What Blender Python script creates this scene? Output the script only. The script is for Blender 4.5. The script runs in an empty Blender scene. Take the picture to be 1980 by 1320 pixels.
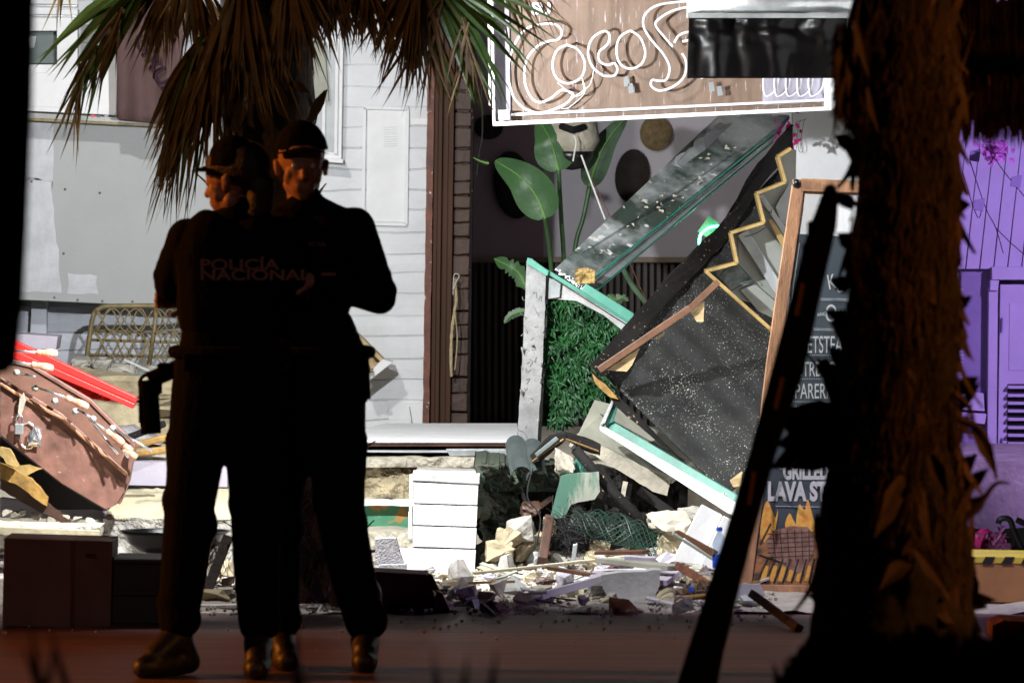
import bpy, bmesh, math, random
from mathutils import Vector, Matrix, noise
random.seed(7)
sc = bpy.context.scene
R = math.radians
# ------------------------------------------------------------------ camera, world, lamps
CAMZ, FPX = 1.7, 11000.0
TILT = math.atan((660-315)/FPX)
cd = bpy.data.cameras.new('camera'); cam = bpy.data.objects.new('camera', cd); sc.collection.objects.link(cam)
cam.location = (0, 0, CAMZ); cam.rotation_euler = (math.pi/2-TILT, 0, 0)
cd.lens = 200; cd.sensor_width = 36; cd.clip_start = 0.5; cd.clip_end = 500
cd.dof.use_dof = True; cd.dof.focus_distance = 24.8; cd.dof.aperture_fstop = 6.3
sc.camera = cam
w = bpy.data.worlds.new('World'); sc.world = w; w.use_nodes = True
bg = w.node_tree.nodes['Background']
sky = w.node_tree.nodes.new('ShaderNodeTexSky'); sky.sky_type = 'NISHITA'; sky.sun_disc = False
sky.sun_elevation = R(-6); sky.sun_rotation = R(200)
w.node_tree.links.new(sky.outputs[0], bg.inputs[0]); bg.inputs[1].default_value = 0.05
sc.view_settings.view_transform = 'Standard'; sc.view_settings.look = 'None'
sc.view_settings.exposure = 0; sc.view_settings.gamma = 1

def spot(name, loc, aim, power, col, half, blend, rad):
    l = bpy.data.lights.new(name, 'SPOT'); l.energy = power; l.color = col
    l.spot_size = R(2*half); l.spot_blend = blend; l.shadow_soft_size = rad
    o = bpy.data.objects.new(name, l); sc.collection.objects.link(o); o.location = loc
    o.rotation_euler = (Vector(aim)-Vector(loc)).to_track_quat('-Z', 'Y').to_euler(); return o
spot('white_floodlight', (-.95, 22.5, 1.95), (0.1, 27.0, 1.0), 670, (.95, .98, 1), 76, .15, .03)
spot('white_floodlight_high', (-1.7, 22.5, 3.5), (-0.7, 24.3, 0.6), 450, (1, .97, .93), 63, .45, .05)
spot('board_fill_lamp', (-0.3, 19.8, 4.2), (1.2, 22.6, .7), 700, (.95, .98, 1), 20, .35, .05)  # fill lamp added to brighten the menu board
spot('purple_floodlight', (4.6, 21.5, 2.9), (2.7, 27.0, .95), 1800, (.52, .34, 1), 22, .5, .12)
spot('purple_fill_lamp', (3.2, 21.2, 1.0), (1.2, 21.9, 0.0), 60, (.42, .22, 1), 24, .8, .1)
spot('sodium_street_lamp', (-14, 21.2, 5.0), (-0.6, 18.5, .5), 7000, (1, .27, .03), 10.5, .6, .08)
spot('palm_fill_lamp', (-9, 9, 6), (-0.75, 22, 2.6), 1500, (1, .5, .17), 5.5, .5, .1)  # added narrow lamp, only there to warm the palm fronds
spot('thatch_fill_lamp', (2.95, 9, .9), (2.75, 17, 2.3), 1500, (1, .42, .1), 6.5, .5, .1)  # uplight added just to brighten the thatch fringes
spot('front_fill_lamp', (-3, 5, 7), (-.6, 20.6, .1), 380, (1, .62, .62), 7.5, .7, .1)  # added fill lamp that lifts the boxes and pavement
spot('sodium_street_lamp_right', (7.2, 12.4, 4.4), (2.1, 14.9, 1.55), 720, (1, .4, .09), 15, .8, .3)

def P(x, y, d):
    u = (x-990)/FPX; v = (660-y)/FPX
    D = Vector((u, math.cos(TILT)+v*math.sin(TILT), -math.sin(TILT)+v*math.cos(TILT)))
    return Vector((0, 0, CAMZ)) + D*(d/D.y)
def GD(y): return 1.7*FPX/(y-315.0)          # distance of the z=0 ground under an image row

# ------------------------------------------------------------------ materials
M = {}
def mat(name, col, rough=.7, var=.15, scale=8, bump=.2, bscale=None, metal=0, col2=None, stretch=(1,1,1), emit=None, spec=.5,
        th=(.35, .65), trans=0, speck=None):
    m = bpy.data.materials.new(name); m.use_nodes = True; nt = m.node_tree; N = nt.nodes; L = nt.links
    b = N['Principled BSDF']; b.inputs['Roughness'].default_value = rough; b.inputs['Metallic'].default_value = metal
    b.inputs['Specular IOR Level'].default_value = spec
    tc = N.new('ShaderNodeTexCoord'); mp = N.new('ShaderNodeMapping'); mp.inputs['Scale'].default_value = stretch
    L.new(tc.outputs['Object'], mp.inputs[0])
    nz = N.new('ShaderNodeTexNoise'); nz.inputs['Scale'].default_value = scale; nz.inputs['Detail'].default_value = 8
    nz.inputs['Roughness'].default_value = .62
    L.new(mp.outputs[0], nz.inputs['Vector'])
    cr = N.new('ShaderNodeValToRGB'); L.new(nz.outputs[0], cr.inputs[0])
    c2 = col2 or tuple(c*(1-var*1.6) for c in col); c1 = col if col2 else tuple(min(1, c*(1+var*.5)) for c in col)
    cr.color_ramp.elements[0].position = th[0]; cr.color_ramp.elements[1].position = th[1]
    cr.color_ramp.elements[0].color = (*c2, 1); cr.color_ramp.elements[1].color = (*c1, 1)
    out = cr.outputs[0]
    if speck:
        n3 = N.new('ShaderNodeTexNoise'); n3.inputs['Scale'].default_value = speck[1]; n3.inputs['Detail'].default_value = 3
        L.new(mp.outputs[0], n3.inputs['Vector'])
        n4 = N.new('ShaderNodeTexNoise'); n4.inputs['Scale'].default_value = speck[1]*.025; L.new(tc.outputs['Object'], n4.inputs['Vector'])
        ad = N.new('ShaderNodeMath'); ad.operation = 'ADD'; L.new(n3.outputs[0], ad.inputs[0]); q4 = N.new('ShaderNodeMath'); q4.operation = 'MULTIPLY'; q4.inputs[1].default_value = .3; L.new(n4.outputs[0], q4.inputs[0]); L.new(q4.outputs[0], ad.inputs[1])
        r3 = N.new('ShaderNodeValToRGB'); r3.color_ramp.elements[0].position = speck[2]; r3.color_ramp.elements[1].position = speck[2]+.03
        hv = N.new('ShaderNodeMath'); hv.operation = 'MULTIPLY'; hv.inputs[1].default_value = 1/1.3; L.new(ad.outputs[0], hv.inputs[0]); L.new(hv.outputs[0], r3.inputs[0])
        mx = N.new('ShaderNodeMixRGB'); L.new(r3.outputs[0], mx.inputs[0]); L.new(out, mx.inputs[1]); mx.inputs[2].default_value = (*speck[0], 1)
        out = mx.outputs[0]
    L.new(out, b.inputs['Base Color'])
    if bump:
        n2 = N.new('ShaderNodeTexNoise'); n2.inputs['Scale'].default_value = bscale or scale*4; n2.inputs['Detail'].default_value = 6
        L.new(mp.outputs[0], n2.inputs['Vector'])
        bp = N.new('ShaderNodeBump'); bp.inputs['Strength'].default_value = bump; bp.inputs['Distance'].default_value = .01
        L.new(n2.outputs[0], bp.inputs['Height']); L.new(bp.outputs[0], b.inputs['Normal'])
    if emit:
        b.inputs['Emission Color'].default_value = (*emit[0], 1); b.inputs['Emission Strength'].default_value = emit[1]
    if trans:
        ts = N.new('ShaderNodeBsdfTranslucent'); L.new(out, ts.inputs[0]); ms = N.new('ShaderNodeMixShader'); ms.inputs[0].default_value = trans
        L.new(b.outputs[0], ms.inputs[1]); L.new(ts.outputs[0], ms.inputs[2]); L.new(ms.outputs[0], N['Material Output'].inputs[0])
    M[name] = m; return m
mat('white_stone', (.72,.73,.75), .75, .08, 3, .35, 30)
mat('white_paint', (.78,.78,.79), .6, .06, 5, .12, 40)
mat('worn_white', (.46,.46,.45), .7, .2, 6, .3, 50)
mat('bluish_stone', (.5,.52,.58), .8, .12, 4, .4, 30)
mat('grey_render', (.42,.43,.43), .8, .07, 1.4, .15, 60)
mat('patch_white', (.6,.61,.64), .8, .14, 6, .2, 50)
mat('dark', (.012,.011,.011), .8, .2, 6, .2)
mat('black_wood', (.012,.0105,.01), .8, .4, 5, .5, 30, spec=.2, speck=((.25,.2,.12), 60, .63))
mat('black_sheet', (.022,.023,.022), .7, .4, 3, .25, 60, spec=.3, stretch=(1,1,1), speck=((.5,.48,.43), 170, .625))
mat('rust', (.17,.05,.026), .6, .35, 10, .3, 60, speck=((.5,.42,.38), 30, .6))
mat('brown_wood', (.065,.026,.012), .6, .3, 10, .2, 40, stretch=(1,1,.08), spec=.2)
mat('brown_stone', (.06,.025,.013), .6, .25, 6, .5, 25)
mat('mauve', (.62,.58,.62), .9, .05, 3, .1, 40)
mat('mauve_pink', (.42,.31,.34), .9, .05, 3, .1, 40)
mat('slat', (.075,.05,.035), .55, .3, 6, .2, stretch=(1,1,.1))
mat('cap', (.22,.16,.1), .5, .2, 6, .2)
mat('woven_dark', (.022,.015,.011), .8, .3, 30, .6, 80)
mat('woven_straw', (.22,.15,.06), .7, .3, 30, .5, 80)
mat('leaf', (.07,.17,.055), .42, .3, 5, .25, 30, col2=(.045,.11,.045), trans=.25)
mat('leaf_pale', (.12,.2,.12), .42, .3, 5, .25, 30, trans=.2)
mat('leaf_rib', (.16,.34,.08), .45, .2, 8, .1)
mat('hedge', (.013,.09,.018), .5, .3, 14, .1, col2=(.006,.04,.012), trans=.1)
mat('hammered_grey', (.27,.27,.27), .6, .25, 8, .5, 30)
mat('hollow', (.016,.013,.01), .9, .4, 9, .8, 25)  # near-black tone paints the shade inside the hollow
mat('mint', (.08,.28,.21), .5, .12, 8, .15)
mat('mint_dark', (.05,.2,.15), .5, .2, 8, .15)
mat('faded_green', (.24,.25,.2), .7, .3, 9, .3, 30, col2=(.05,.13,.09), stretch=(1,1,.25), th=(.46,.54))
mat('cream_board', (.36,.36,.29), .65, .15, 5, .2, 40)
mat('ply', (.55,.4,.2), .6, .25, 10, .3, 60, stretch=(1,1,4))
mat('yellow_wood', (.36,.24,.08), .55, .25, 9, .35, 50)
mat('broken_wood', (.36,.2,.045), .6, .45, 7, .5, 40)
mat('oak', (.4,.2,.1), .45, .25, 9, .2, 50, stretch=(3,3,.5))
mat('lath', (.16,.075,.04), .45, .3, 9, .2, 50)
mat('grey_board', (.25,.26,.235), .4, .12, 4, .1, 30)
mat('grey_light', (.32,.34,.345), .4, .2, 6, .15, 30)
mat('steel', (.6,.64,.65), .35, .35, 2, .35, 14, metal=.2, col2=(.055,.075,.065), th=(.44,.64), speck=((.75,.75,.72), 20, .61))  # dark second tone paints the channel's dark reflections into the colour
mat('steel_light', (.5,.53,.54), .3, .2, 8, .2, 30, metal=.6)
mat('chrome', (.8,.8,.82), .2, .1, 10, 0, metal=.9)
mat('glass_green', (.03,.3,.2), .15, .2, 10, .1)
mat('sandstone', (.36,.3,.19), .9, .22, 10, .8, 30)
mat('sand_pale', (.43,.39,.31), .9, .2, 8, .6, 40)
mat('concrete', (.36,.34,.3), .9, .22, 10, .8, 45)
mat('concrete_grey', (.33,.32,.33), .9, .2, 25, 1.0, 120)
mat('cream_slab', (.55,.49,.33), .85, .15, 5, .4, 40)
mat('brick_red', (.2,.07,.035), .9, .3, 12, .8, 40)
mat('green_paint', (.05,.2,.11), .6, .3, 13, .5, 20, col2=(.32,.17,.04), th=(.47,.51))
mat('green_rough', (.025,.05,.028), .8, .4, 9, .9, 22, col2=(.055,.052,.038), th=(.4,.6))
mat('dust_ground', (.36,.33,.29), .95, .3, 9, .9, 30, col2=(.26,.22,.2))
mat('paving', (.17,.085,.075), .55, .3, 3, .6, 14, col2=(.07,.042,.045), th=(.38,.62), stretch=(.25,5,1))
mat('slate_tile', (.13,.16,.155), .6, .2, 8, .3)
mat('red_paint', (.75,.025,.02), .4, .1, 6, .1)
mat('table_pink', (.24,.115,.085), .45, .35, 5, .2, 30, stretch=(1,1,1), speck=((.4,.26,.21), 60, .64))
mat('table_wood', (.2,.1,.07), .4, .25, 6, .2, 30)
mat('handle_wood', (.72,.47,.32), .5, .5, 30, .4, 60, col2=(.6,.16,.08))
mat('rattan', (.22,.165,.07), .45, .25, 14, .2)
mat('cardboard', (.24,.16,.13), .85, .15, 4, .15, 40)
mat('cardboard_red', (.16,.055,.045), .8, .15, 4, .15)
mat('crate_black', (.02,.02,.024), .5, .2, 5, .1)
mat('black_plastic', (.012,.012,.013), .3, .2, 5, .1)
mat('black_vinyl', (.004,.0035,.0035), .36, .3, 4, .25, 5, spec=.3)
mat('sign_tan', (.25,.175,.125), .5, .15, 7, .1, 40, stretch=(3,3,.25), col2=(.17,.115,.08), speck=((.45,.4,.4), 40, .6))
mat('sign_grey', (.45,.43,.5), .5, .25, 9, .1, 40, stretch=(1,1,.3))
mat('neon_tube', (.85,.85,.85), .25, .03, 5, 0)
mat('banner_blue', (.035,.05,.065), .6, .15, 3, .05)
mat('ink_white', (.75,.76,.76), .7, .1, 6, 0)
mat('ink_purple', (.035,.018,.03), .95, .1, 6, 0, spec=.05)
mat('parasol_cloth', (.2,.12,.115), .85, .1, 2.5, .15, 90)
mat('dead_leaf', (.19,.12,.055), .65, .4, 6, .3, 30, col2=(.06,.034,.015), trans=.3)
mat('straw', (.4,.3,.16), .7, .3, 6, .3, 30, trans=.3)
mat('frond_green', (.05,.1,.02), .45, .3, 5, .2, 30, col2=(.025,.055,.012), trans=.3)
mat('frond_lit', (.12,.2,.05), .45, .3, 5, .2, 30, trans=.35)  # paler frond colour, light on the left blades painted in
mat('bark', (.04,.026,.017), .9, .4, 9, .9, 25)
mat('boot_leaf', (.17,.085,.035), .8, .5, 5, .6, 25, col2=(.05,.025,.012))
mat('thatch', (.42,.26,.1), .8, .5, 12, .4, 40)
mat('uniform', (.0028,.003,.0045), .95, .2, 20, .4, 60, spec=.1)
mat('uniform_vest', (.0022,.0022,.0035), .95, .2, 20, .4, 60, spec=.1)
mat('boot_leather', (.012,.009,.008), .5, .2, 10, .4, 40)
mat('reflect_text', (.2,.11,.08), .7, .2, 20, 0)
mat('skin', (.3,.16,.1), .55, .1, 12, .1)
mat('hair', (.004,.003,.0025), .6, .3, 30, .5)
mat('eye', (.5,.5,.5), .2, 0, 5, 0)
mat('lilac_wall', (.45,.41,.48), .8, .08, 3, .2, 30)
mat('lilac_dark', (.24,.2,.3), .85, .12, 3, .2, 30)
mat('terracotta_box', (.4,.19,.06), .7, .15, 4, .2)
mat('tape_yellow', (.7,.55,.06), .5, .1, 6, 0)
mat('magenta', (.6,.03,.22), .35, .1, 6, 0)
mat('flower', (.6,.2,.5), .6, .2, 8, 0, trans=.3)
mat('rope', (.48,.38,.22), .8, .25, 30, .5, 80)
mat('cable_white', (.75,.75,.72), .5, .1, 6, 0)
mat('mesh_green', (.008,.045,.026), .5, .3, 9, 0)  # green darkened to paint in the shade of the hollow
mat('flame_yellow', (.75,.5,.08), .6, .2, 20, 0, col2=(.65,.2,.03))
mat('steak', (.3,.17,.13), .6, .4, 30, 0, col2=(.16,.06,.035))
mat('ember', (.4,.16,.05), .6, .5, 30, 0, col2=(.05,.03,.02))
mat('led_green', (.1,.8,.5), .4, 0, 5, 0, emit=((.05,1,.45), 22))
mat('reflect_slot', (.25,.1,.03), .5, .1, 5, 0)
mat('bottle_cap', (.04,.1,.6), .4, 0, 5, 0)
def clear_mat(name, tint, gl, rough=.05):
    m = bpy.data.materials.new(name); m.use_nodes = True; nt = m.node_tree; N = nt.nodes; L = nt.links
    t = N.new('ShaderNodeBsdfTransparent'); t.inputs[0].default_value = (*tint, 1)
    g = N.new('ShaderNodeBsdfGlossy'); g.inputs['Roughness'].default_value = rough
    tc = N.new('ShaderNodeTexCoord'); nz = N.new('ShaderNodeTexNoise'); nz.inputs['Scale'].default_value = 12; L.new(tc.outputs['Object'], nz.inputs[0])
    mm = N.new('ShaderNodeMath'); mm.operation = 'MULTIPLY'; mm.inputs[1].default_value = gl*2; L.new(nz.outputs[0], mm.inputs[0])
    x = N.new('ShaderNodeMixShader'); L.new(mm.outputs[0], x.inputs[0]); L.new(t.outputs[0], x.inputs[1]); L.new(g.outputs[0], x.inputs[2])
    L.new(x.outputs[0], N['Material Output'].inputs[0]); M[name] = m
clear_mat('acrylic', (.97,.97,.98), .05)
clear_mat('pet', (.75,.82,.9), .12)
clear_mat('pet_blue', (.2,.35,.85), .1)

# ------------------------------------------------------------------ object helpers
def props(o, label, cat, group=None, kind=None):
    if label: o['label'] = label
    if cat: o['category'] = cat
    if group: o['group'] = group
    if kind: o['kind'] = kind
def thing(name, label, cat, loc, group=None):
    o = bpy.data.objects.new(name, None); sc.collection.objects.link(o); o.location = loc; o.empty_display_size = .1
    props(o, label, cat, group); return o
def wloc(o):
    l = o.location.copy()
    while o.parent: o = o.parent; l += o.location
    return l
def put(name, geo, m, parent=None, label=None, cat=None, group=None, kind=None, bevel=0, smooth=False):
    if isinstance(geo, bmesh.types.BMesh):
        me = bpy.data.meshes.new(name); geo.to_mesh(me); geo.free()
    else: me = geo
    vs = me.vertices; n = max(1, len(vs))
    xs = [v.co.x for v in vs]; ys = [v.co.y for v in vs]; zs = [v.co.z for v in vs]
    c = Vector(((min(xs)+max(xs))/2, (min(ys)+max(ys))/2, min(zs)))
    me.transform(Matrix.Translation(-c))
    o = bpy.data.objects.new(name, me); sc.collection.objects.link(o)
    if not isinstance(m, (list, tuple)): m = [m]
    for k in m: me.materials.append(M[k])
    if parent: o.parent = parent; o.location = c - wloc(parent)
    else: o.location = c
    props(o, label, cat, group, kind)
    if bevel:
        b = o.modifiers.new('bevel', 'BEVEL'); b.width = bevel; b.segments = 2; b.limit_method = 'ANGLE'
    if smooth:
        for p in me.polygons: p.use_smooth = True
    return o
def poly_bm(pts, d=None, th=.02, jag=0, step=14, bm=None, dirv=None, mi=0):
    """prism whose front outline runs through the points; th goes back (away from the street)"""
    bm = bm or bmesh.new(); q = []
    pts = [(p[0], p[1], p[2] if len(p) > 2 else d) for p in pts]
    if jag:
        for i, a in enumerate(pts):
            b = pts[(i+1) % len(pts)]; n = max(1, int(math.hypot(b[0]-a[0], b[1]-a[1])/step))
            for k in range(n):
                t = k/n; j = jag if k else 0
                q.append((a[0]+(b[0]-a[0])*t+random.uniform(-j, j), a[1]+(b[1]-a[1])*t+random.uniform(-j, j), a[2]+(b[2]-a[2])*t))
    else: q = pts
    F = [P(*p) for p in q]; dv = Vector(dirv)*th if dirv else Vector((0, th, 0))
    f = [bm.verts.new(p) for p in F]; b = [bm.verts.new(p+dv) for p in F]; n = len(f)
    fs = [bm.faces.new(f), bm.faces.new(b[::-1])]
    for i in range(n): fs.append(bm.faces.new((f[i], b[i], b[(i+1) % n], f[(i+1) % n])))
    for x in fs: x.material_index = mi
    bmesh.ops.recalc_face_normals(bm, faces=fs)
    return bm
def pg(name, pts, d, th, m, parent=None, label=None, cat=None, jag=0, bevel=.003, group=None, step=14, dirv=None):
    return put(name, poly_bm(pts, d, th, jag, step, dirv=dirv), m, parent, label, cat, group, bevel=0 if jag else bevel)
def box_bm(c, s, bm=None, rot=None):
    bm = bm or bmesh.new(); mt = Matrix.Translation(c)
    if rot: mt = mt @ rot.to_matrix().to_4x4() if hasattr(rot, 'to_matrix') else mt @ rot
    bmesh.ops.create_cube(bm, size=1, matrix=mt @ Matrix.Diagonal((*s, 1))); return bm
def beam_bm(a, b, w, h, bm=None, up=(0, -1, 0)):
    """bar from a to b; w across in the picture plane, h along up"""
    bm = bm or bmesh.new(); a = Vector(a); b = Vector(b); x = (b-a).normalized(); u = Vector(up)
    y = u.cross(x).normalized(); z = x.cross(y)
    m = Matrix((x, y, z)).transposed().to_4x4(); m.translation = (a+b)/2
    bmesh.ops.create_cube(bm, size=1, matrix=m @ Matrix.Diagonal(((b-a).length, w, h, 1))); return bm
def beam(name, p, q, w, h, m, parent=None, label=None, cat=None, bevel=.003, group=None):
    return put(name, beam_bm(P(*p), P(*q), w, h), m, parent, label, cat, group, bevel=bevel)
def tube_bm(pts, r, bm=None, seg=8, closed=False, cap=True):
    bm = bm or bmesh.new(); pts = [Vector(p) for p in pts]; n = len(pts); rings = []
    rr = r if isinstance(r, (list, tuple)) else [r]*n; prev = None
    for i, p in enumerate(pts):
        t = (pts[(i+1) % n if closed else min(i+1, n-1)]-pts[(i-1) % n if closed else max(i-1, 0)]).normalized()
        if prev is None:
            a = Vector((0, 0, 1)) if abs(t.z) < .9 else Vector((1, 0, 0)); prev = t.cross(a).normalized()
        prev = (prev - t*prev.dot(t)).normalized(); bb = t.cross(prev)
        rings.append([bm.verts.new(p+(prev*math.cos(k*2*math.pi/seg)+bb*math.sin(k*2*math.pi/seg))*rr[i]) for k in range(seg)])
    for i in range(n if closed else n-1):
        A, B = rings[i], rings[(i+1) % n]
        for k in range(seg): bm.faces.new((A[k], A[(k+1) % seg], B[(k+1) % seg], B[k]))
    if cap and not closed: bm.faces.new(rings[0][::-1]); bm.faces.new(rings[-1])
    return bm
def spline(pts, n=8, closed=False):
    pts = [Vector(p) for p in pts]; out = []; N = len(pts); rng = range(N if closed else N-1)
    g = (lambda i: pts[i % N]) if closed else (lambda i: pts[max(0, min(N-1, i))])
    for i in rng:
        a, b, c, d = g(i-1), g(i), g(i+1), g(i+2)
        for k in range(n):
            t = k/n; out.append(.5*((2*b)+(c-a)*t+(2*a-5*b+4*c-d)*t*t+(3*b-a-3*c+d)*t**3))
    if not closed: out.append(pts[-1])
    return out
def lathe_bm(prof, c, axis=(0,0,1), seg=20, bm=None):
    bm = bm or bmesh.new(); q = Vector((0,0,1)).rotation_difference(Vector(axis)); rings = []
    for r, z in prof:
        rings.append([bm.verts.new(Vector(c)+q @ Vector((r*math.cos(k*2*math.pi/seg), r*math.sin(k*2*math.pi/seg), z))) for k in range(seg)])
    for A, B in zip(rings, rings[1:]):
        for k in range(seg): bm.faces.new((A[k], A[(k+1) % seg], B[(k+1) % seg], B[k]))
    if prof[0][0] > 1e-4: bm.faces.new(rings[0][::-1])
    if prof[-1][0] > 1e-4: bm.faces.new(rings[-1])
    bmesh.ops.recalc_face_normals(bm, faces=bm.faces[:]); return bm
def rock_bm(size, n=16, sub=2, rough=.12, seed=None, bm=None, loc=(0,0,0)):
    rnd = random.Random(seed); t = bmesh.new()
    for _ in range(n):
        v = Vector((rnd.uniform(-1,1), rnd.uniform(-1,1), rnd.uniform(-1,1))); v = v/max(abs(v.x), abs(v.y), abs(v.z))*rnd.uniform(.75, 1)
        t.verts.new(v)
    r = bmesh.ops.convex_hull(t, input=t.verts[:]); bmesh.ops.delete(t, geom=[e for e in r['geom_interior'] if isinstance(e, bmesh.types.BMVert)], context='VERTS')
    if sub:
        bmesh.ops.subdivide_edges(t, edges=t.edges[:], cuts=sub, use_grid_fill=True); bmesh.ops.triangulate(t, faces=t.faces[:])
        o = Vector((rnd.random()*50,)*3)
        for v in t.verts: v.co += v.co.normalized()*rough*(noise.fractal(v.co*2.3+o, 1, 2, 4))
    for v in t.verts: v.co = Vector((v.co.x*size[0], v.co.y*size[1], v.co.z*size[2]))+Vector(loc)
    if bm is None: return t
    me = bpy.data.meshes.new('x'); t.to_mesh(me); t.free(); bm.from_mesh(me); bpy.data.meshes.remove(me); return bm
def rock(name, x, y, d, w, h, m, label, cat='rubble', dep=None, seed=1, parent=None, group=None, rough=.12, sub=3):
    """a lump centred on an image point, w x h metres across"""
    return put(name, rock_bm((w/2, (dep or w)/2, h/2), 18, sub, rough, seed, loc=P(x, y, d)), m, parent, label, cat, group)
def rough_bm(x0, y0, x1, y1, d, amp, nx=60, ny=20, f=6, back=.3, top=True, seed=3, d1=None):
    """a rough broken face between image corners, with a body behind it"""
    bm = bmesh.new(); g = []
    for j in range(ny+1):
        row = []
        for i in range(nx+1):
            p = P(x0+(x1-x0)*i/nx, y0+(y1-y0)*j/ny, d+((d1 or d)-d)*i/nx); q = p*f+Vector((seed, 0, seed*2))
            h_ = amp*noise.fractal(q, .9, 2.1, 6)+amp*.7*abs(noise.noise(q*.6)); p.y -= h_; p.x += h_*1.2 if d1 else 0; p.z += (amp*.3*noise.noise(q*2) if j == 0 else 0)
            row.append(bm.verts.new(p))
        g.append(row)
    for j in range(ny):
        for i in range(nx): bm.faces.new((g[j][i], g[j+1][i], g[j+1][i+1], g[j][i+1]))
    bk = [bm.verts.new(Vector((v.co.x, P(0, 0, max(d, d1 or d)).y+back, v.co.z))) for v in g[0]]
    for i in range(nx): bm.faces.new((g[0][i], g[0][i+1], bk[i+1], bk[i]))
    bmesh.ops.recalc_face_normals(bm, faces=bm.faces[:]); return bm
def text_bm(s, h, mtx, th=.001, sx=1.0, bm=None, bold=0):
    c = bpy.data.curves.new('t', 'FONT'); c.body = s; c.size = h/.7; c.extrude = th; c.offset = bold
    o = bpy.data.objects.new('t', c); sc.collection.objects.link(o); dg = bpy.context.evaluated_depsgraph_get()
    me = bpy.data.meshes.new_from_object(o.evaluated_get(dg)); bpy.data.objects.remove(o); bpy.data.curves.remove(c)
    me.transform(mtx @ Matrix.Diagonal((sx, 1, 1, 1))); bm = bm or bmesh.new(); bm.from_mesh(me); bpy.data.meshes.remove(me); return bm
def face_mtx(p, ang=0, tilt=0):
    """stands the text up to face the street, baseline at p, turned by ang in the picture plane"""
    return Matrix.Translation(p) @ Matrix.Rotation(-ang, 4, 'Y') @ Matrix.Rotation(math.pi/2-tilt, 4, 'X')
def remeshed(bm, vox, smooth_it=3):
    me = bpy.data.meshes.new('r'); bm.to_mesh(me); bm.free(); o = bpy.data.objects.new('r', me); sc.collection.objects.link(o)
    r = o.modifiers.new('r', 'REMESH'); r.mode = 'VOXEL'; r.voxel_size = vox; r.use_smooth_shade = True
    s = o.modifiers.new('s', 'SMOOTH'); s.iterations = smooth_it; s.factor = .5
    dg = bpy.context.evaluated_depsgraph_get(); out = bpy.data.meshes.new_from_object(o.evaluated_get(dg))
    bpy.data.objects.remove(o); bpy.data.meshes.remove(me)
    for p in out.polygons: p.use_smooth = True
    return out
def cap_bm(bm, a, ra, b, rb):
    """tapered capsule: hull of two balls"""
    t = bmesh.new()
    for c, r in ((a, ra), (b, rb)):
        rv = Vector(r) if isinstance(r, (tuple, list)) else Vector((r, r, r))
        bmesh.ops.create_uvsphere(t, u_segments=12, v_segments=8, radius=1, matrix=Matrix.Translation(c) @ Matrix.Diagonal((*rv, 1)))
    r = bmesh.ops.convex_hull(t, input=t.verts[:]); bmesh.ops.delete(t, geom=list({e for e in r['geom_interior'] if isinstance(e, bmesh.types.BMVert)}), context='VERTS')
    me = bpy.data.meshes.new('x'); t.to_mesh(me); t.free(); bm.from_mesh(me); bpy.data.meshes.remove(me)
def blade_bm(bm, a, b, w, sag=.1, n=7, side=None, curl=0):
    """pointed folded leaf strip from a to b that sags under its weight"""
    a = Vector(a); b = Vector(b); L = (b-a).length; t0 = (b-a).normalized()
    sd = side or t0.cross(Vector((random.uniform(-.4,.4), -1, random.uniform(-.4,.4)))).normalized(); nrm = sd.cross(t0).normalized(); prev = None
    cs = Vector((random.uniform(-1,1), random.uniform(-1,1), 0))*curl*L
    for i in range(n+1):
        t = i/n; p = a.lerp(b, t)+Vector((0, 0, sag*L*math.sin(t*math.pi)))+cs*math.sin(t*math.pi)
        ww = w*(.45+1.1*t if t < .5 else 2*(1-t)*.99+.02)/1.0
        cur = [bm.verts.new(p-sd*ww/2+nrm*ww*.18), bm.verts.new(p), bm.verts.new(p+sd*ww/2+nrm*ww*.18)]
        if prev:
            bm.faces.new((prev[0], prev[1], cur[1], cur[0])); bm.faces.new((prev[1], prev[2], cur[2], cur[1]))
        prev = cur
    return bm
# ------------------------------------------------------------------ setting: ground
def sheet(name, x0, x1, y0, y1, z, m, n=(2, 2), amp=0):
    bm = bmesh.new(); g = [[bm.verts.new((x0+(x1-x0)*i/n[0], y0+(y1-y0)*j/n[1], z+(amp*noise.fractal(Vector(((x0+(x1-x0)*i/n[0])*4, (y0+(y1-y0)*j/n[1])*4, 3)), 1, 2, 4) if amp else 0))) for i in range(n[0]+1)] for j in range(n[1]+1)]
    for j in range(n[1]):
        for i in range(n[0]): bm.faces.new((g[j][i], g[j][i+1], g[j+1][i+1], g[j+1][i]))
    return put(name, bm, m, kind='structure')
sheet('ground', -60, 60, -20, 120, -.03, 'paving')
sheet('pavement', -8, 8, 6, 21.5, 0, 'paving')
sheet('forecourt_ground', -5, 5, 21.4, 25.3, .004, 'dust_ground', (160, 70), .03)
put('terrace_floor', box_bm((-.6, 26.8, .19), (7, 3.4, .38)), 'sand_pale', kind='structure')
put('interior_floor', box_bm((.9, 30.2, .1), (5, 3.2, .2)), 'dark', kind='structure')

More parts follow.
